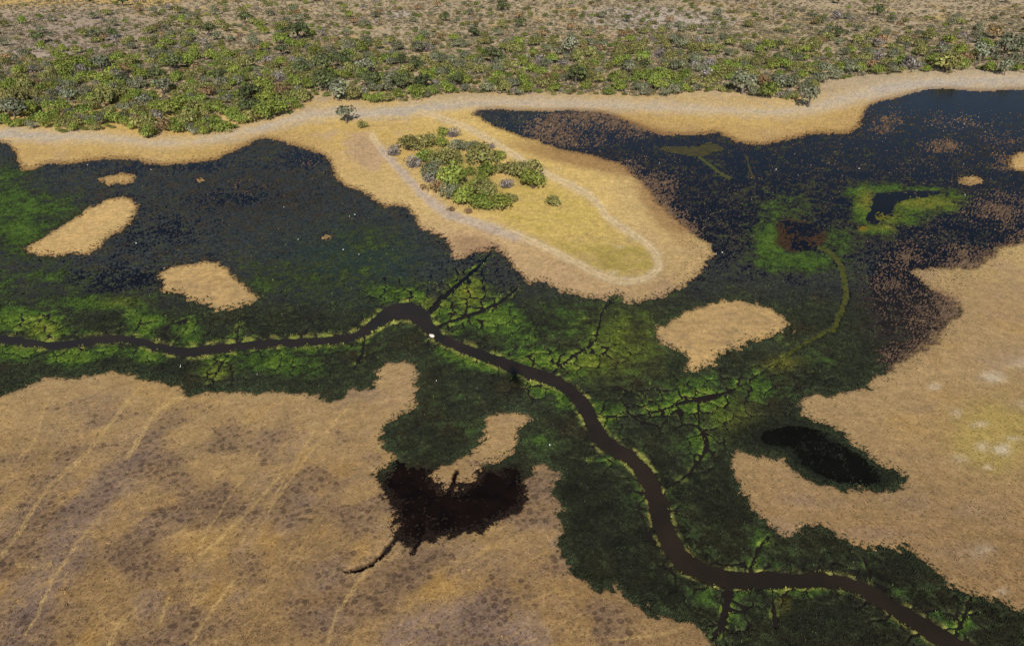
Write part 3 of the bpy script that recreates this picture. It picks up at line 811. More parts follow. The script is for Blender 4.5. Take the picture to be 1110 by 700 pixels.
M_land = cover_mat('dry_grass_ground', 0.95, 0.1, (0.55, 2.3), 0.13, 0.12)
M_veg = cover_mat('swamp_plants', 0.8, 0.15, (0.8, 3.0), 0.30, 0.15)
M_water = water_mat('flood_water', (16, 17, 20), 0.16, 0.25, 0.3, 0.06, (24, 23, 23), ior=1.17)
_a = M_water.node_tree.nodes.new('ShaderNodeAttribute'); _a.attribute_name = 'Col'
M_water.node_tree.links.new(_a.outputs['Color'], M_water.node_tree.nodes['Principled BSDF'].inputs['Base Color'])
M_dark = water_mat('dark_water', (17, 18, 22), 0.16, 0.25, 0.3, 0.06, (24, 23, 23), ior=1.17)
M_river = water_mat('river_water', (44, 37, 29), 0.10, 0.4, 0.08, 0.09, (54, 43, 33))
M_pond = water_mat('peat_water', (19, 14, 13), 0.15, 0.2, 0.3, 0.25, (31, 21, 17), ior=1.2)
M_bay = water_mat('deep_water', (18, 18, 15), 0.4, 0.1, 0.3, 0.2, ior=1.12)
M_algae = water_mat('algae_water', (96, 94, 30), 0.4, 0.2, 0.2, 0.7, (58, 64, 24))
M_algae2 = water_mat('brown_algae_water', (62, 48, 30), 0.4, 0.2, 0.2, 0.3, (76, 58, 32))
M_olive = water_mat('olive_algae_water', (66, 58, 18), 0.4, 0.2, 0.2, 0.3, (84, 74, 24))
M_leaf = leaf_mat('leaves')
M_grass = leaf_mat('grass_blades', 0.7, 0.0, 0.0)
M_bark = cover_mat('bark', 0.9, 0.1, (3.0, 9.0), 0.25, 0.03)

# ------------------------------------------------------------------ setting
print('meshes')
fL = fmax(L) > -0.6
owner = np.zeros((NYg - 1, NXg - 1), int)
names = list(ISLANDS)
for k, key in enumerate(names):
    if key == 'edge':
        continue
    d = blur(inside(ISLANDS[key], (PX, PY)), 4)[:-1, :-1] > 0.02
    owner[d & (owner == 0)] = k + 1
trk = (np.minimum(mt, lt)[:-1, :-1] < 0.5)
owner[trk & (owner == 0)] = 99
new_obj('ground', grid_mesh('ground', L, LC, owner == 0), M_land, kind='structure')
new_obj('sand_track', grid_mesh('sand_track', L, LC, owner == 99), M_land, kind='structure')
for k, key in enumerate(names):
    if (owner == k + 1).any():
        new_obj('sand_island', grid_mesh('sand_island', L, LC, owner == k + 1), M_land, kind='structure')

near_land = V - np.maximum(L, -0.02) > -0.22
fV = fmax(np.where(near_land, 1, 0)) > 0
fV &= fmax(V) > -0.12
fV &= (blur(land, 3)[:-1, :-1] < 0.97)
new_obj('marsh_plants', grid_mesh('marsh_plants', V, VC, fV), M_veg, kind='stuff')

rws = np.arange(0, NYg, 4); cls = np.arange(0, NXg, 4)
wi = np.arange(len(rws) * len(cls)).reshape(len(rws), len(cls))
wq = np.stack([wi[1:, :-1], wi[1:, 1:], wi[:-1, 1:], wi[:-1, :-1]], -1)
wm = blur(~land, 8)[rws][:, cls]
wf = fmax(wm) > 0.005
wv = np.stack([GX[rws][:, cls].ravel(), GY[rws][:, cls].ravel(), np.zeros(wi.size)], -1)
new_obj('marsh_water', raw_mesh('marsh_water', wv, wq[wf], WC[rws][:, cls].reshape(-1, 3)), M_water, kind='structure')


def ribbon(name, pts, z, grow, mat, kind='structure', steps=3, rag=0.0):
    p = chaikin(pts, steps, False)
    x, y = p[:, 0], p[:, 1]
    tx, ty = np.gradient(x), np.gradient(y)
    l = np.hypot(tx, ty) + 1e-9
    nx, ny = -ty / l, tx / l
    w = p[:, 2] * 0.5 + grow
    if rag:
        w = w * (1 + rag * noise(x / 3.1, y / 3.1, 7) + rag * .6 * noise(x / 1.2, y / 1.2, 8))
    ax, ay, _ = ground(x + nx * w, y + ny * w)
    bx, by, _ = ground(x - nx * w, y - ny * w)
    n = len(p)
    co = np.concatenate([np.stack([ax, ay, np.full(n, z)], -1), np.stack([bx, by, np.full(n, z)], -1)])
    q = np.array([[i, i + 1, n + i + 1, n + i] for i in range(n - 1)])
    return new_obj(name, raw_mesh(name, co, q), mat, kind=kind)


def sheet(name, poly, z, mat, rag=1.0):
    p = chaikin(poly, 5)
    p = p + rag * np.stack([2.2 * noise(p[:, 0] / 4, p[:, 1] / 2.2, 3) + 1.2 * noise(p[:, 0] / 1.5, p[:, 1] / 1.1, 4), 1.1 * noise(p[:, 0] / 4, p[:, 1] / 2.2, 5) + .6 * noise(p[:, 0] / 1.5, p[:, 1] / 1.1, 6)], -1)
    X, Y, _ = ground(p[:, 0], p[:, 1])
    import bmesh
    bm = bmesh.new()
    vsx = [bm.verts.new((a, b, z)) for a, b in zip(X, Y)]
    f = bm.faces.new(vsx)
    bmesh.ops.triangulate(bm, faces=[f])
    me = bpy.data.meshes.new(name)
    bm.to_mesh(me); bm.free()
    return new_obj(name, me, mat, kind='structure')


ribbon('river', RIVER, 0.012, 1.6, M_river)
for k_, (nm, pts, f_) in enumerate(ALGAE):
    ribbon(nm, pts, 0.022 + 0.006 * k_, 0.2, M_algae if f_ > 0.5 else M_olive, steps=5, rag=0.45)
sheet('pond', [(395, 505), (432, 490), (470, 500), (540, 500), (580, 500), (585, 540), (560, 565), (500, 590), (440, 600), (415, 560)], 0.008, M_pond)
for c in POND_CREEKS[:1]:
    ribbon('creek', c, -0.02, 0.6, M_pond)
sheet('pool', [(800, 470), (850, 455), (900, 462), (940, 480), (985, 520), (985, 538), (930, 540), (860, 520), (820, 500)], 0.008, M_bay)
sheet('pool', POOLS['olive_pool'], 0.012, M_olive, 1.7)
sheet('pool', POOLS['pool'], 0.012, M_dark, 0.0)

# ------------------------------------------------------------------ tufts standing in the water and on the banks
def tuft_field(name, px, py, size, tall, cols, seed, blades=6, zoff=-0.03):
    rng = np.random.default_rng(seed)
    X, Y, _ = ground(px, py)
    n = len(X)
    ang = rng.uniform(0, 2 * math.pi, (n, 1)) + np.arange(blades)[None] * (2 * math.pi / blades) + rng.normal(0, .3, (n, blades))
    ln = size[:, None] * rng.uniform(.6, 1.2, (n, blades))
    ht = tall[:, None] * rng.uniform(.5, 1.2, (n, blades))
    hw = size[:, None] * 0.34
    ca_, sa_ = np.cos(ang), np.sin(ang)
    x0 = X[:, None]; y0 = Y[:, None]
    a = np.stack([x0 - sa_ * hw, y0 + ca_ * hw, np.full(ang.shape, zoff)], -1)
    b = np.stack([x0 + sa_ * hw, y0 - ca_ * hw, np.full(ang.shape, zoff)], -1)
    c = np.stack([x0 + ca_ * ln, y0 + sa_ * ln, ht], -1)
    co = np.stack([a, b, c], 2).reshape(-1, 3)
    fc = np.arange(len(co)).reshape(-1, 3)
    cc = np.repeat(cols, blades * 3, 0) * np.repeat(rng.uniform(.75, 1.25, n * blades), 3)[:, None]
    return raw_mesh(name, co, fc, cc)


def sample_field(fld, n, seed, ymin=85, ymax=705):
    rng = np.random.default_rng(seed)
    px = rng.uniform(-15, 1125, n); py = rng.uniform(ymin, ymax, n)
    ix = np.clip(np.searchsorted(xs, px), 0, NXg - 1); iy = np.clip(np.searchsorted(ys, py), 0, NYg - 1)
    k = rng.uniform(0, 1, n) < fld[iy, ix]
    return px[k], py[k], iy[k], ix[k], rng


clump = 0.55 + 0.6 * n_mid + 0.4 * n_sm
dens = np.clip(spec * 0.62 * np.clip(clump, 0.1, 1.3), 0, 1)
for p_ in poolm.values():
    dens = np.where(p_, 0, dens)
px, py, iy, ix, rng = sample_field(dens, 190000, 3)
d_ = ground(px, py)[2]
sz = rng.uniform(.20, .46, len(px)) * np.clip(d_ / 330, .55, 1.25)
tc_ = lin((118, 96, 80))[None] * np.exp(rng.normal(0, .28, (len(px), 1))) * (1 + rng.normal(0, .05, (len(px), 3)))
ochre = sstep(0.2, 0.8, blob(1022, 158, 40, 14) + blob(1100, 176, 40, 16) + blob(960, 130, 40, 16))[iy, ix][:, None]
tc_ = tc_ * (1 - ochre) + lin((176, 134, 74))[None] * ochre
grey_t = sstep(0.3, 0.9, blob(1050, 135, 60, 14) + blob(590, 135, 80, 14))[iy, ix][:, None]
tc_ = tc_ * (1 - grey_t) + lin((172, 158, 140))[None] * grey_t * np.exp(rng.normal(0, .3, (len(px), 1)))
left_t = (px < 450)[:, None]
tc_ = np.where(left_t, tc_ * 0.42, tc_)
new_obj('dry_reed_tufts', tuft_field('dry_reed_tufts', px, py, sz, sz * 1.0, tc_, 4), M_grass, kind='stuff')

# green reed tufts: banks, mats
dens = 0.7 * np.exp(-((riverd - 1.8) / 1.6) ** 2) * np.clip(0.5 + n_sm + 0.5 * n_mid, 0, 1.3) + 0.35 * np.exp(-((creekd - 1.3) / 1.2) ** 2) * np.clip(0.4 + n_sm, 0, 1) + 0.20 * km * (V > 0)
dens = np.where(land | (riverd < 0.6) | (creekd < 0.2), 0, dens)
px, py, iy, ix, rng = sample_field(dens, 170000, 5, 280, 705)
d_ = ground(px, py)[2]
sz = rng.uniform(.16, .34, len(px)) * np.clip(d_ / 220, .6, 1.2)
mixr = rng.uniform(0, 1, (len(px), 1))
tc_ = lin((84, 104, 44))[None] * (1 - mixr) + lin((132, 130, 74))[None] * mixr
tc_ = tc_ * np.exp(rng.normal(0, .25, (len(px), 1)))
new_obj('bank_reeds', tuft_field('bank_reeds', px, py, sz, sz * 1.3, tc_, 6, 5, 0.0), M_grass, kind='stuff')

# sedge and dead grass straggling over every shore
dens = np.clip(4 * land3 * (1 - land3), 0, 1) ** 1.6 * (0.6 + 0.5 * n_sm + 0.3 * n_mid) * (PY > 120) * sstep(1.0, 3.0, riverd)
dens = dens + 0.95 * sstep(0.2, 0.6, wide) * land * sstep(0.90, 0.5, land25) * np.clip(0.7 + 0.4 * n_sm + 0.3 * stroke, 0, 1.2)
px, py, iy, ix, rng = sample_field(np.clip(dens, 0, 1), 420000, 8, 120, 705)
d_ = ground(px, py)[2]
sz = rng.uniform(.22, .5, len(px)) * np.clip(d_ / 260, .6, 1.1) * (1 - 0.5 * sstep(0.1, 0.5, wide)[iy, ix])
nth = np.clip(north[iy, ix] + right_up[iy, ix] + sstep(0.2, 0.6, wide)[iy, ix], 0, 1)[:, None]
tc_ = lin((52, 60, 40))[None] * (1 - nth) + lin((66, 54, 44))[None] * nth
tc_ = tc_ * np.exp(rng.normal(0, .35, (len(px), 1)))
sp_ = _pv[iy, ix][:, None]
tc_ = tc_ * (1 - sp_) + lin((34, 25, 21))[None] * sp_
zz_ = np.maximum(L, V)[iy, ix]
me = tuft_field('shore_sedge', px, py, sz, sz * 0.8, tc_, 9, 5, 0.0)
def lift(me, z, k):
    c = np.empty(len(me.vertices) * 3, np.float32); me.vertices.foreach_get('co', c)
    c = c.reshape(-1, 3); c[:, 2] += np.repeat(np.maximum(z, 0), k)
    me.vertices.foreach_set('co', c.ravel()); me.update()
lift(me, zz_, 15)
new_obj('shore_sedge', me, M_grass, kind='stuff')

# clumps of sedge and weed all over the mats
dens = np.clip(V * 8, 0, 1) * (~land) * np.clip(0.45 + 0.6 * n_sm + 0.3 * n_mid, 0, 1) * (0.85 - 0.35 * north) * (1 - 0.3 * low)
px, py, iy, ix, rng = sample_field(dens, 300000, 14, 150, 705)
d_ = ground(px, py)[2]
sz = (.16 + .5 * rng.random(len(px)) ** 2.2) * np.clip(d_ / 260, .7, 1.2)
tc_ = VC[iy, ix] * np.exp(rng.normal(-0.35, .42, (len(px), 1)))
me = tuft_field('marsh_sedge', px, py, sz, sz * 0.9, tc_, 15, 4, -0.05)
lift(me, V[iy, ix], 12)
new_obj('marsh_sedge', me, M_grass, kind='stuff')

# tussocks of the near plains
dens = land * sstep(330, 480, PY) * np.clip(0.5 + 0.5 * n_sm + 0.4 * n_mid, 0.05, 1) * (land3 > 0.9) * 0.30 * (1 - trm) * (1 - 0.7 * sp)
px, py, iy, ix, rng = sample_field(dens, 230000, 10, 330, 705)
sz = rng.uniform(.14, .32, len(px))
tc_ = LC[iy, ix] * np.exp(rng.normal(-0.32, .22, (len(px), 1)))
me = tuft_field('grass_tussocks', px, py, sz, sz * 0.75, tc_, 11, 4, 0.0)
lift(me, L[iy, ix], 12)
new_obj('grass_tussocks', me, M_grass, kind='stuff')

# ------------------------------------------------------------------ shrubs and trees
def leaf_cloud(rng, lobes, n, leaf, base, var=0.25, shell=(0.72, 1.05), flat=0.35):
    """leaf clumps spread over lobes [(cx,cy,cz,rx,ry,rz)...]; returns co, faces, col"""
    lob = np.array(lobes)
    vol = (lob[:, 3] * lob[:, 4] * lob[:, 5]) ** (2 / 3)
    pick = rng.choice(len(lob), n, p=vol / vol.sum())
    d = rng.normal(0, 1, (n, 3)); d[:, 2] = np.abs(d[:, 2]) - 0.45 * rng.random(n)
    d /= np.linalg.norm(d, axis=1)[:, None]
    r = rng.uniform(shell[0], shell[1], n)[:, None]
    c = lob[pick, :3] + d * lob[pick, 3:] * r
    c[:, 2] = np.maximum(c[:, 2], 0.08)
    nrm = d + rng.normal(0, .55, (n, 3)); nrm[:, 2] += flat
    nrm /= np.linalg.norm(nrm, axis=1)[:, None]
    t = np.cross(nrm, rng.normal(0, 1, (n, 3))); t /= np.linalg.norm(t, axis=1)[:, None]
    b = np.cross(nrm, t)
    s = leaf * rng.uniform(.6, 1.4, n)[:, None]
    co = np.stack([c - t * s, c - b * s * .7, c + t * s, c + b * s * .7], 1).reshape(-1, 3)
    fc = np.arange(n * 4).reshape(-1, 4)
    lobv = rng.uniform(1 - var, 1 + var, len(lob))[pick]
    col = lin(base)[None] * (lobv * np.exp(rng.normal(0, .20, n)))[:, None] * (1 + rng.normal(0, .06, (n, 3)))
    return co, fc, np.repeat(np.clip(col, 0.002, .6), 4, 0)


def stick(p0, p1, r0, r1, k=5):
    p0, p1 = np.array(p0, float), np.array(p1, float)
    d = p1 - p0; d /= np.linalg.norm(d) + 1e-9
    a = np.cross(d, [0.31, 0.77, 0.2]); a /= np.linalg.norm(a)
    b = np.cross(d, a)
    an = np.arange(k) * 2 * math.pi / k
    ring = np.cos(an)[:, None] * a + np.sin(an)[:, None] * b
    co = np.concatenate([p0 + ring * r0, p1 + ring * r1])
    fc = np.array([[i, (i + 1) % k, k + (i + 1) % k, k + i] for i in range(k)])
    return co, fc


def join(parts, col):
    co, fc, o = [], [], 0
    for c, f in parts:
        co.append(c); fc.append(f + o); o += len(c)
    co = np.concatenate(co)
    return co, np.concatenate(fc), np.tile(lin(col)[None], (len(co), 1))


def lobes_for(rng, n, r, h, spreadf=0.55, up=0.45, size=(0.42, 0.62)):
    out = []
    for i in range(n):
        a = rng.uniform(0, 6.283); q = spreadf * math.sqrt(rng.uniform(0.05, 1)) * r
        s = rng.uniform(*size)
        z = h * (up + rng.uniform(-.12, .16) - 0.18 * q / r)
        out.append((q * math.cos(a), q * math.sin(a), z, s * r, s * r * rng.uniform(.8, 1.2), max(s * h * .62, .12)))
    return out


def stems(rng, n, r, h, rad, col):
    st = []
    for i in range(n):
        a = rng.uniform(0, 6.283)
        q = r * rng.uniform(.25, .6)
        mid = (q * .45 * math.cos(a), q * .45 * math.sin(a), h * .35)
        st.append(stick((0.05 * math.cos(a), 0.05 * math.sin(a), -.1), mid, rad, rad * .7))
        st.append(stick(mid, (q * math.cos(a), q * math.sin(a), h * .72), rad * .7, rad * .3))
    return join(st, col)


PROTO = {}


def proto(kind, parts):
    """parts: [(part name, mesh data tuple, material)]"""
    PROTO.setdefault(kind, []).append([(nm, raw_mesh(kind + '_' + nm, *data), mt_) for nm, data, mt_ in parts])


rg = np.random.default_rng(41)
# unit plants: crown 1 m wide either side (radius 1), height given below
SHRUB_COL = {'bright_green_shrub': (104, 122, 44), 'olive_shrub': (100, 100, 58), 'grey_shrub': (112, 104, 104), 'brown_shrub': (116, 96, 68)}
for kind, n_p, colr in (('bright_green_shrub', 6, (114, 125, 55)), ('olive_shrub', 6, (120, 118, 68)), ('grey_green_shrub', 4, (112, 114, 88))):
    for i in range(n_p):
        lb = lobes_for(rg, rg.integers(5, 9), 1.0, 1.35)
        cr = leaf_cloud(rg, lb, 560, 0.082, colr, 0.3)
        proto(kind, [('crown', cr, M_leaf), ('stem', stems(rg, 5, 1.0, 1.2, .035, (88, 76, 64)), M_bark)])
for i in range(4):   # bare grey shrubs: twigs
    tw = []
    for k in range(130):
        a = rg.uniform(0, 6.283); e = rg.uniform(.25, 1.4)
        l = rg.uniform(.6, 1.1)
        s0 = np.array([math.cos(a) * math.cos(e), math.sin(a) * math.cos(e), math.sin(e)]) * l * rg.uniform(.35, .6)
        s1_ = s0 * rg.uniform(1.5, 2.0) + rg.normal(0, .12, 3)
        tw.append(stick(s0 * .2, s0, .022, .02, 3)); tw.append(stick(s0, s1_, .02, .012, 3))
    lb = lobes_for(rg, 6, .85, 1.25)
    cr = leaf_cloud(rg, lb, 130, 0.10, (128, 121, 114), 0.25)
    tco, tfc, tcol = join(tw, (132, 124, 118))
    proto('bare_shrub', [('crown', cr, M_leaf), ('twigs', (tco, tfc, tcol), M_bark)])
for i in range(4):   # flat-topped and round trees with a trunk
    hgt = 1.3
    umb = i % 2
    lb = lobes_for(rg, 9, 1.0, hgt, .58, .58 if not umb else .66, (.38, .56) if not umb else (.34, .5))
    if umb:
        lb = [(a, b, c, d, e, f * .7) for a, b, c, d, e, f in lb]
    cr = leaf_cloud(rg, lb, 640, 0.082, (84, 91, 57), 0.35)
    tk = [stick((0, 0, -.15), (.03, .02, hgt * .35), .085, .065, 7)]
    for k in range(5):
        l = lb[k]
        tk.append(stick((.03, .02, hgt * .33), (l[0] * .9, l[1] * .9, l[2]), .05, .018, 5))
    proto('dark_tree', [('crown', cr, M_leaf), ('trunk', join(tk, (92, 82, 74)), M_bark)])
for i in range(3):
    lb = lobes_for(rg, 8, 1.0, 1.4, .6, .62, (.34, .55))
    cr = leaf_cloud(rg, lb, 360, 0.10, (118, 122, 98), 0.3)
    tk = [stick((0, 0, -.15), (.03, .02, .45), .08, .06, 7)]
    for k in range(5):
        l = lb[k]
        tk.append(stick((.03, .02, .43), (l[0] * .9, l[1] * .9, l[2]), .045, .018, 5))
    proto('grey_green_tree', [('crown', cr, M_leaf), ('trunk', join(tk, (112, 102, 94)), M_bark)])
for i in range(5):   # low dry scrub, leaves and twigs in one
    lb = lobes_for(rg, 4, 1.0, 1.0, .5, .38)
    proto('dry_scrub', [('crown', leaf_cloud(rg, lb, 70, 0.17, (138, 127, 102), 0.3), M_leaf)])
for i in range(2):
    lb = lobes_for(rg, 7, 1.0, 1.3, .55, .5)
    proto('rust_shrub', [('crown', leaf_cloud(rg, lb, 260, 0.11, (136, 112, 80), 0.3), M_leaf), ('stem', stems(rg, 5, 1.0, 1.2, .035, (88, 76, 64)), M_bark)])

CATEGORY = {'bright_green_shrub': 'shrub', 'olive_shrub': 'shrub', 'grey_green_shrub': 'shrub', 'bare_shrub': 'shrub', 'dark_tree': 'tree',
            'grey_green_tree': 'tree', 'dry_scrub': 'shrub', 'rust_shrub': 'shrub'}
PLACED = []      # (kind, px, py, w_px, x, y, r, group)


def height_at(px, py):
    ix = np.clip(np.searchsorted(xs, px), 0, NXg - 1); iy = np.clip(np.searchsorted(ys, py), 0, NYg - 1)
    return L[iy, ix]


def plant(kind, px, py, w, label, group, hs=1.0, parts=True, which=None):
    """px, py: the foot; w: crown width in photo pixels"""
    X, Y, d = ground(px, py)
    r = 0.5 * w * d / F * 1.22
    vs_ = PROTO[kind]
    pr = vs_[which if which is not None else random.randrange(len(vs_))]
    z = float(height_at(px, py)) - 0.05
    rot = random.uniform(0, 6.283)
    sx = r * random.uniform(.92, 1.08)
    scl = (sx, r * random.uniform(.92, 1.08), r * hs * 1.15)
    if parts and len(pr) > 1:
        root = bpy.data.objects.new(kind, None)
        COL.objects.link(root)
        root.empty_display_size = 0.5
        for nm, me, mt_ in pr:
            new_obj(nm, me, mt_, root)
    else:
        nm, me, mt_ = pr[0]
        root = new_obj(kind, me, mt_)
    root.location = (X, Y, z)
    root.rotation_euler = (0, 0, rot)
    root.scale = scl
    root['label'] = label
    root['category'] = CATEGORY[kind]
    root['group'] = group
    PLACED.append((kind, px, py, w))
    return root


# the thicket on the peninsula, one by one: kind, centre x, centre y, width, words
BG, OL, GG, BA, RU, DT, GT = 'bright_green_shrub', 'olive_shrub', 'grey_green_shrub', 'bare_shrub', 'rust_shrub', 'dark_tree', 'grey_green_tree'
TH = [(BA, 429, 165, 14, 'bare grey shrub at the far left tip of the peninsula thicket'),
      (OL, 445, 158, 19, 'tall olive green shrub behind the bare grey one at the left tip of the thicket'),
      (OL, 464, 155, 18, 'round olive shrub on the back edge of the thicket, right of the tall left one'),
      (BG, 482, 146, 11, 'small green shrub topmost in the peninsula thicket'),
      (BA, 493, 146, 12, 'small bare grey shrub topmost in the thicket beside a small green one'),
      (BG, 482, 157, 12, 'small green shrub just below the topmost pair in the thicket'),
      (GG, 498, 161, 14, 'small grey-green shrub on the right of the gap near the top of the thicket'),
      (GG, 513, 162, 13, 'grey-green shrub behind the big dark olive shrub on the right of the thicket'),
      (OL, 525, 171, 25, 'big dark olive spreading shrub at the upper right of the thicket'),
      (BG, 543, 172, 12, 'small green shrub against the right side of the big dark olive one'),
      (BA, 535, 160, 7, 'tiny bare grey shrub on the back edge of the thicket near the loop track'),
      (BA, 450, 178, 15, 'bare grey-brown shrub on the left flank of the peninsula thicket'),
      (BG, 461, 172, 16, 'green shrub in the left middle of the thicket right of the grey-brown one'),
      (OL, 475, 174, 18, 'olive shrub in the middle of the thicket'),
      (OL, 494, 175, 20, 'broad olive shrub in the centre of the thicket beside the gap'),
      (GG, 472, 190, 20, 'grey-green shrub on the lower left flank of the thicket'),
      (BA, 467, 195, 12, 'bare bluish grey shrub on the lower left edge of the thicket'),
      (BG, 491, 195, 29, 'largest bright green shrub of the peninsula thicket'),
      (BG, 512, 188, 11, 'small bright green shrub standing in the clearing of the thicket'),
      (BG, 531, 187, 18, 'green shrub below the big dark olive one, right of the clearing'),
      (BG, 525, 197, 14, 'green shrub between the clearing and the grey ball shrub'),
      (OL, 546, 185, 14, 'olive shrub left of the separate clump on the right'),
      (OL, 562, 186, 20, 'dark olive shrub on the left of the separate right-hand clump'),
      (OL, 576, 189, 24, 'tall olive shrub at the back of the separate right-hand clump'),
      (BG, 580, 198, 22, 'bright green shrub in front of the separate right-hand clump'),
      (BA, 551, 201, 13, 'grey ball-shaped shrub on its own below the right-hand clump'),
      (GG, 489, 211, 19, 'greyish shrub on the lower edge of the thicket, second row'),
      (RU, 475, 206, 14, 'brownish shrub on the lower left edge of the thicket'),
      (BG, 503, 216, 22, 'green shrub on the lower front edge of the thicket'),
      (BG, 516, 207, 18, 'bright green shrub behind the lower front edge of the thicket'),
      (OL, 527, 208, 23, 'olive round-topped shrub in the lower right of the thicket'),
      (BG, 523, 221, 20, 'low green shrub at the front of the thicket below the round olive one'),
      (BG, 546, 223, 20, 'bright green shrub at the lower right corner of the thicket'),
      (BG, 532, 225, 14, 'small bright green shrub at the very front of the thicket'),
      (OL, 554, 215, 8, 'tiny olive shrub just outside the thicket, the left of a pair'),
      (OL, 560, 218, 9, 'tiny olive shrub just outside the thicket, the right of a pair'),
      (OL, 601, 220, 13, 'lone round green shrub in the yellow grass inside the loop track'),
      (RU, 491, 229, 6, 'tiny brown shrub in the grass below the thicket, the left of two'),
      (RU, 510, 231, 7, 'tiny brown shrub in the grass below the thicket, the right of two'),
      (RU, 460, 205, 7, 'tiny brown shrub beside the track at the lower left of the thicket'),
      (GT, 378, 129, 17, 'lone grey-green tree on the sand between the track and the marsh'),
      (OL, 395, 137, 9, 'small low shrub right of the lone grey-green tree by the track')]
for kind, cx, cy, w, lab in TH:
    plant(kind, cx - 2, cy + 0.36 * w, w * 1.27, lab, 'shrubs of the peninsula thicket')

# notable trees and grey shrubs of the wooded belt
TREES = [(DT, 324, 37, 26, 1), (DT, 41, 44, 17, 1), (DT, 120, 39, 14, 0), (DT, 98, 3, 9, 1), (DT, 134, 4, 13, 1), (DT, 189, 72, 22, 1), (DT, 168, 86, 20, 0), (DT, 136, 90, 17, 0), (GT, 111, 75, 21, None), (GT, 17, 123, 24, None),
         (DT, 2, 86, 14, 0), (DT, 135, 128, 14, 0), (GT, 158, 112, 16, None), (GT, 177, 98, 20, None), (DT, 305, 57, 16, 1), (DT, 326, 77, 17, 0), (DT, 272, 106, 25, 0), (DT, 270, 120, 22, 2), (DT, 240, 84, 19, 1),
         (BA, 304, 86, 16, None), (DT, 350, 72, 22, 0), (DT, 374, 70, 21, 2), (GT, 396, 76, 20, None), (DT, 354, 91, 27, 0), (DT, 402, 91, 20, 2), (BA, 393, 102, 14, None), (GT, 367, 103, 24, None), (DT, 438, 68, 13, 0), (DT, 436, 93, 20, 2), (DT, 266, 22, 17, 1),
         (DT, 227, 35, 20, 1), (RU, 308, 101, 19, None), (DT, 546, 9, 14, 0), (DT, 484, 21, 12, 0), (DT, 564, 28, 12, 2), (DT, 513, 38, 14, 1), (DT, 533, 65, 23, 0), (BA, 463, 53, 14, None), (DT, 494, 90, 16, 2), (BA, 491, 92, 9, None), (DT, 460, 94, 21, 0),
         (DT, 452, 73, 16, 2), (BA, 585, 67, 14, None), (BA, 610, 71, 14, None), (DT, 624, 85, 24, 0), (GT, 618, 55, 20, None), (BA, 715, 60, 16, None), (BA, 770, 71, 18, None), (BA, 757, 46, 10, None), (DT, 698, 74, 12, 0), (DT, 680, 23, 10, 2), (GT, 804, 95, 26, None),
         (GT, 842, 93, 17, None), (GT, 876, 110, 23, None), (DT, 840, 66, 12, 0), (DT, 841, 52, 12, 2), (DT, 908, 2, 12, 1), (DT, 950, 14, 14, 0), (BA, 907, 18, 13, None), (DT, 906, 38, 14, 0), (BA, 950, 62, 14, None), (BA, 986, 69, 22, None), (OL, 1026, 70, 29, None),
         (GT, 1064, 62, 22, None), (GT, 1088, 56, 26, None), (DT, 1110, 51, 22, 0), (RU, 1076, 38, 18, None), (GT, 1088, 77, 17, None), (DT, 1090, 1, 12, 1), (DT, 1076, 23, 8, 0), (BG, 834, 101, 22, None), (BG, 302, 118, 26, None), (BG, 160, 145, 18, None), (GT, 75, 108, 16, None), (BA, 68, 100, 12, None)]
WORD = {DT: 'dark green tree', GT: 'grey-green tree', BA: 'leafless grey shrub', RU: 'rusty brown shrub', OL: 'broad olive shrub', BG: 'large bright green shrub'}


def low_edge(x):
    return np.interp(x, [-300, 0, 40, 70, 100, 130, 165, 200, 240, 265, 310, 322, 345, 370, 400, 440, 470, 500, 560, 640, 700, 760, 800, 835, 865, 885, 900, 930, 980, 1040, 1110, 1400],
                     [138, 140, 143, 147, 145, 141, 151, 150, 148, 139, 128, 121, 106, 112, 115, 113, 108, 103, 106, 105, 108, 103, 105, 112, 110, 98, 92, 86, 82, 79, 82, 80])


def where_words(px, py):
    lowe = float(low_edge(px)); t = lowe - py
    col = next(w_ for lim, w_ in (
        (70, 'by the left picture edge'), (165, 'above the flat sand bar'), (240, 'above the tiny left sand bar'), (330, 'where the track bends'),
        (410, 'above the lone trackside tree'), (500, 'above the peninsula thicket'), (580, 'above the navy arm tip'), (680, 'above the navy arm'),
        (760, 'above the middle ochre shore'), (830, 'above the olive pool'), (900, 'above the rounded ochre point'), (980, 'above the grey sandy shore'),
        (1050, 'above the wide navy bay'), (9999, 'by the right picture edge')) if px < lim)
    row = "at the woods' front edge" if t < 14 else 'in the front woods' if t < 32 else 'in the middle woods' if t < 58 else "on the woods' back fringe" if t < 85 else 'on the plain behind the woods'
    return row + ' ' + col


seen_labels = {}
for kind, cx, cy, w, which in TREES:
    lab = ('%s %s' % ('big ' + WORD[kind] if w >= 22 and 'large' not in WORD[kind] else 'small ' + WORD[kind] if w <= 13 else WORD[kind], where_words(cx, cy)))
    plant(kind, cx, cy + 0.34 * w, w * 1.05, lab, 'trees and tall shrubs of the woods', hs=1.0 if kind != DT or which != 1 else .85, which=which)

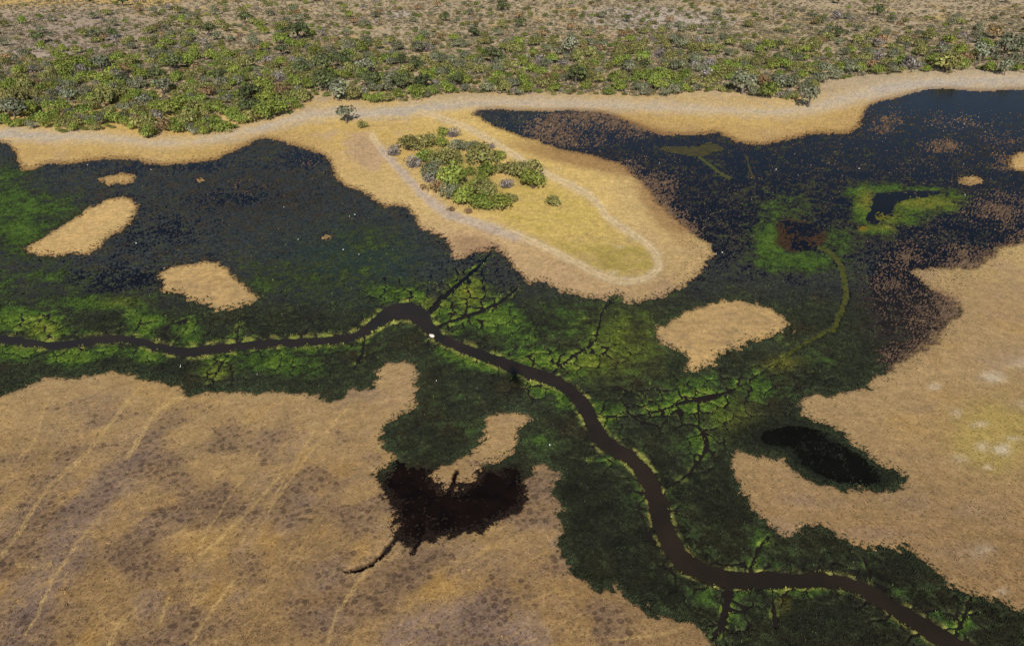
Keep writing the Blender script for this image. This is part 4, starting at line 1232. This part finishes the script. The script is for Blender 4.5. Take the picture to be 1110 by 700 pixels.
# the rest of the woods
rs = random.Random(99)
taken = [(cx, cy + .34 * w, w) for _, cx, cy, w, _ in TREES] + [(t[1], t[2], t[3]) for t in TH]
DEEP_X = [-300, 0, 100, 200, 300, 400, 550, 700, 850, 950, 1110, 1400]
DEEP_Y = [65, 68, 82, 92, 92, 72, 64, 62, 60, 42, 36, 36]
cand = []
for tries in range(90000):
    px = rs.uniform(-70, 1180); py = rs.uniform(-6, 152)
    t = float(low_edge(px)) - py
    if t < 1:
        continue
    D = float(np.interp(px, DEEP_X, DEEP_Y))
    q = t / D
    X, Y, d = ground(px, py)
    hole = float(noise(np.array([X / 22.0]), np.array([Y / 34.0]), 5)[0])
    green_p = np.interp(q, [0, .55, .95, 1.3, 1.8, 3], [1, .95, .55, .26, .10, .05]) * (1.0 if hole < .12 else .5 if hole < .32 else .16)
    left_grey = px < 150 and py < 66
    if left_grey:
        green_p *= .2
    if px > 900 and py < 45:
        green_p *= .45
    if rs.random() > green_p:
        continue
    w = (7.5 + 12.5 * rs.random() ** 1.4) * 475 / d * (1.14 if px < 400 else 1.0) 
    if q > .9:
        w *= .78
    near_ = False
    for (ax, ay, aw) in taken:
        if abs(ax - px) < 16 and abs(ay - py) < 8:
            if ((ax - px) / (.33 * (aw + w))) ** 2 + ((ay - py) / (.33 * (aw + w) * .45)) ** 2 < 1:
                near_ = True
                break
    if near_:
        continue
    taken.append((px, py, w))
    u = rs.random()
    olive_q = np.interp(q, [0, .5, 1, 1.6], [.30, .36, .5, .6]) + (.12 if px > 420 else 0)
    kind = BA if u < .02 else RU if u < .045 else (OL if u < .07 + olive_q * .75 else GG if u < .15 + olive_q else BG)
    cand.append((kind, px, py, w))
print('woods', len(cand))
cand.sort(key=lambda c: -c[3])
counts = {}
rest = []
KW = {BG: 'bright green shrub', OL: 'olive shrub', GG: 'grey-green shrub', BA: 'twiggy grey shrub', RU: 'rusty brown shrub'}
for kind, px, py, w in cand:
    if counts.get(kind, 0) >= 255 or not (-12 < px < 1122 and py > -3):
        rest.append((kind, px, py, w)); continue
    counts[kind] = counts.get(kind, 0) + 1
    size = 'broad' if w > 15 else 'small' if w < 10 else 'medium'
    plant(kind, px, py, w * 1.12, '%s %s %s' % (size, KW[kind], where_words(px, py)), 'shrubs of the woods', hs=rs.uniform(.85, 1.15), parts=False)
print(counts, len(rest))


def merged(name, items, hs=(.7, 1.0), tint=None):
    """many plants that could not be counted, one mesh"""
    rng = np.random.default_rng(12)
    cos, fcs, cols, o = [], [], [], 0
    cache = {}
    for kind, px, py, w in items:
        v = rng.integers(len(PROTO[kind]))
        if (kind, v) not in cache:
            me = PROTO[kind][v][0][1]
            c = np.empty(len(me.vertices) * 3, np.float32); me.vertices.foreach_get('co', c)
            l = np.empty(len(me.loops), np.int32); me.loops.foreach_get('vertex_index', l)
            cc = np.empty(len(me.vertices) * 4, np.float32); me.color_attributes['Col'].data.foreach_get('color', cc)
            cache[(kind, v)] = (c.reshape(-1, 3), l.reshape(-1, 4), cc.reshape(-1, 4)[:, :3])
        c, l, cc = cache[(kind, v)]
        if w < 7 and len(l) > 90:       # far ones need fewer leaves
            keep = slice(0, 80); l = l[keep]; c = c[:320] * [1, 1, 1]; cc = cc[:320]
        X, Y, d = ground(px, py)
        r = .5 * w * d / F
        a = rng.uniform(0, 6.283)
        x = c[:, 0] * math.cos(a) - c[:, 1] * math.sin(a); y = c[:, 0] * math.sin(a) + c[:, 1] * math.cos(a)
        cos.append(np.stack([X + x * r, Y + y * r, float(height_at(px, py)) - .05 + c[:, 2] * r * rng.uniform(*hs)], -1))
        fcs.append(l + o); o += len(c)
        k = np.exp(rng.normal(0, .22)) * (1 + rng.normal(0, .05, 3))
        cols.append(cc * k)
    return raw_mesh(name, np.concatenate(cos), np.concatenate(fcs), np.concatenate(cols))


new_obj('small_shrubs', merged('small_shrubs', rest), M_leaf, kind='stuff')

# low dry scrub over the plain: the nearest as things, the rest as one mass
scr = []
for tries in range(72000):
    px = rs.uniform(-80, 1190); py = rs.uniform(-8, 120)
    t = float(low_edge(px)) - py
    if t < 2:
        continue
    D = float(np.interp(px, DEEP_X, DEEP_Y))
    X, Y, d = ground(px, py)
    hole = float(fbm(np.array([X / 45.0]), np.array([Y / 80.0]), 9, 2)[0])
    pp = np.interp(t / D, [0, .6, 1.0, 1.5, 3], [.25, .4, .75, .85, .7]) * np.interp(hole, [-.4, .0, .3, .6], [1, .85, .45, .12])
    if rs.random() > pp:
        continue
    w = rs.uniform(2.4, 6.5) * 640 / d * (1.15 if t / D < .9 else 1)
    scr.append(('dry_scrub', px, py, w))
scr.sort(key=lambda c: -c[3])
nsc = 0
rest = []
for kind, px, py, w in scr:
    if nsc < 280 and -8 < px < 1118 and py > 1:
        plant(kind, px, py, w, 'low %s dry scrub bush %s' % ('wide' if w > 9 else 'small', where_words(px, py)), 'low dry scrub bushes', hs=rs.uniform(.6, .9))
        nsc += 1
    else:
        rest.append((kind, px, py, w))
new_obj('dry_scrub_cover', merged('dry_scrub_cover', rest), M_leaf, kind='stuff')
print('scrub', len(scr))


def ellip(c, r, rot=None, nu=10, nv=7):
    u = np.linspace(0, 2 * math.pi, nu, endpoint=False); v = np.linspace(-math.pi / 2, math.pi / 2, nv)
    co = np.array([[math.cos(b) * math.cos(a), math.cos(b) * math.sin(a), math.sin(b)] for b in v for a in u]) * np.array(r)
    if rot is not None:
        co = co @ np.array(rot).T
    fc = np.array([[j * nu + i, j * nu + (i + 1) % nu, (j + 1) * nu + (i + 1) % nu, (j + 1) * nu + i] for j in range(nv - 1) for i in range(nu)])
    return co + np.array(c), fc


M_feather = cover_mat('white_feathers', 0.7, 0.2, (4.0, 12.0), 0.06, 0.01)
M_stone = cover_mat('pale_stone', 0.9, 0.2, (1.5, 5.0), 0.18, 0.06)

# pale boulder on the river bank at the bend
import bmesh
X, Y, d = ground(468, 365)
co, fc = ellip((0, 0, .25), (.95, .55, .55), None, 18, 12)
kk = 1 + .16 * noise(co[:, 0] * 2.1, co[:, 1] * 2.1 + co[:, 2] * 1.7, 3) + .07 * noise(co[:, 0] * 6, co[:, 1] * 6 + co[:, 2] * 5, 4)
co = co * kk[:, None]
o = new_obj('boulder', raw_mesh('boulder', co, fc, np.tile(lin((214, 204, 190))[None], (len(co), 1)), True), M_stone)
o.location = (float(X), float(Y), 0.12); o.rotation_euler = (0, 0, R(-35))
o['label'] = 'small pale whitish boulder on the river bank just below the bend'; o['category'] = 'boulder'

# white egrets standing in the shallows
BIRDS = [(385, 234, 'egret, the right of a pair in the dark lake left of the peninsula'), (379, 236, 'egret, the left of a pair in the dark lake left of the peninsula'),
         (308, 226, 'egret alone in the middle of the dark left lake'), (323, 261, 'egret in the left lake left of the tiny sand crumb'), (372, 272, 'egret in the left lake below the tiny sand crumb'), (389, 277, 'egret in the left lake near the peninsula shore'),
         (164, 185, 'egret near the upper shore of the left lake right of the flat sand bar'), (148, 265, 'egret right of the long sand island'), (95, 180, 'egret close to the upper left shore above the flat sand bar'),
         (196, 399, 'egret in the green mats south of the left river arm'), (279, 407, 'egret by the yellowish plants south of the left river arm'), (473, 414, 'egret in the dark mats right of the lower left sand'),
         (715, 178, 'egret in the navy water below the olive pool, the left one'), (841, 185, 'egret in the navy water right of the short green creek'), (865, 191, 'egret in the navy water above the brown pool'), (931, 184, 'egret in the navy water left of the tan creek'),
         (1046, 213, 'egret right of the yellow-green pool'), (783, 275, 'egret off the peninsula tip on its right'), (776, 277, 'egret right at the tip of the peninsula'), (596, 484, 'egret in the green mats right of the inner sand tongue')]
proto_b = None
rb = random.Random(5)
for bx, by, words in BIRDS:
    X, Y, d = ground(bx, by)
    if proto_b is None:
        bco, bfc = ellip((0, 0, .52), (.34, .16, .17))
        body = raw_mesh('egret_body', bco, bfc, np.tile(lin((236, 234, 228))[None], (len(bco), 1)), True)
        nk = [stick((.28, 0, .58), (.40, 0, .82), .06, .04, 6), stick((.40, 0, .82), (.36, 0, 1.0), .04, .04, 6), ellip((.40, 0, 1.02), (.10, .055, .055), None, 8, 6)]
        neck = raw_mesh('egret_neck', *join(nk, (236, 234, 228)))
        bill = raw_mesh('egret_bill', *join([stick((.48, 0, 1.02), (.66, 0, 1.0), .022, .004, 5)], (200, 160, 60)))
        leg = raw_mesh('egret_leg', *join([stick((0, 0, -.05), (.02, 0, .42), .018, .022, 5)], (50, 46, 44)))
        proto_b = True
    root = bpy.data.objects.new('egret', None); COL.objects.link(root)
    new_obj('body', body, M_feather, root); new_obj('neck', neck, M_feather, root); new_obj('bill', bill, M_feather, root)
    for sy in (-.06, .06):
        l = new_obj('leg', leg, M_feather, root); l.location = (0, sy, 0)
    root.location = (float(X), float(Y), 0.10); root.rotation_euler = (0, 0, rb.uniform(0, 6.28))
    k = rb.uniform(.6, .85); root.scale = (k, k, k)
    root['label'] = 'white ' + words; root['category'] = 'bird'; root['group'] = 'white egrets in the shallows'

# the helicopter the picture is taken from hovers sunward of the lens; its shadow lies on the river
M_paint = cover_mat('white_paint', 0.4, 0.5, (2.0, 8.0), 0.04, 0.002)
root = bpy.data.objects.new('helicopter', None); COL.objects.link(root)
hp = Vector((0, 0, H)) - LDIR * 26.0
root.scale = (1.9, 1.9, 1.9); root.location = hp; root.rotation_euler = (0, 0, R(8))
W_ = (228, 226, 220); K_ = (40, 42, 46)
fus = [ellip((0, 0.3, -1.2), (.75, 1.75, .85), None, 20, 14)]
new_obj('fuselage', raw_mesh('fuselage', *join(fus, W_), True), M_paint, root)
new_obj('tail_boom', raw_mesh('tail_boom', *join([stick((0, -1.2, -.9), (0, -5.6, -.6), .24, .10, 12), stick((0, -5.5, -.7), (0, -5.9, .3), .12, .05, 8)], W_)), M_paint, root)
new_obj('mast', raw_mesh('mast', *join([stick((0, 0.1, -.5), (0, 0.1, .75), .16, .09, 10)], K_)), M_paint, root)
for k in range(2):
    a = R(35 + 180 * k)
    b0, b1 = np.array([.1 * math.cos(a), .1 + .1 * math.sin(a), .75]), np.array([4.8 * math.cos(a), .1 + 4.8 * math.sin(a), .80])
    n_ = np.array([-math.sin(a), math.cos(a), 0]) * .10
    up_ = np.array([0, 0, .02])
    c8 = np.array([b0 - n_ - up_, b0 + n_ - up_, b0 + n_ + up_, b0 - n_ + up_, b1 - n_ - up_, b1 + n_ - up_, b1 + n_ + up_, b1 - n_ + up_])
    f6 = np.array([[0, 1, 2, 3], [7, 6, 5, 4], [0, 4, 5, 1], [1, 5, 6, 2], [2, 6, 7, 3], [3, 7, 4, 0]])
    new_obj('rotor_blade', raw_mesh('rotor_blade', c8, f6, np.tile(lin(K_)[None], (8, 1))), M_paint, root)
for sx_ in (-1, 1):
    new_obj('skid', raw_mesh('skid', *join([stick((sx_ * .95, -1.2, -2.4), (sx_ * .95, 1.7, -2.4), .05, .05, 8), stick((sx_ * .5, -.5, -1.8), (sx_ * .95, -.5, -2.4), .04, .04, 6), stick((sx_ * .5, .9, -1.8), (sx_ * .95, .9, -2.4), .04, .04, 6)], K_)), M_paint, root)
root['label'] = 'small white helicopter whose shadow falls on the river'; root['category'] = 'helicopter'
print('done')
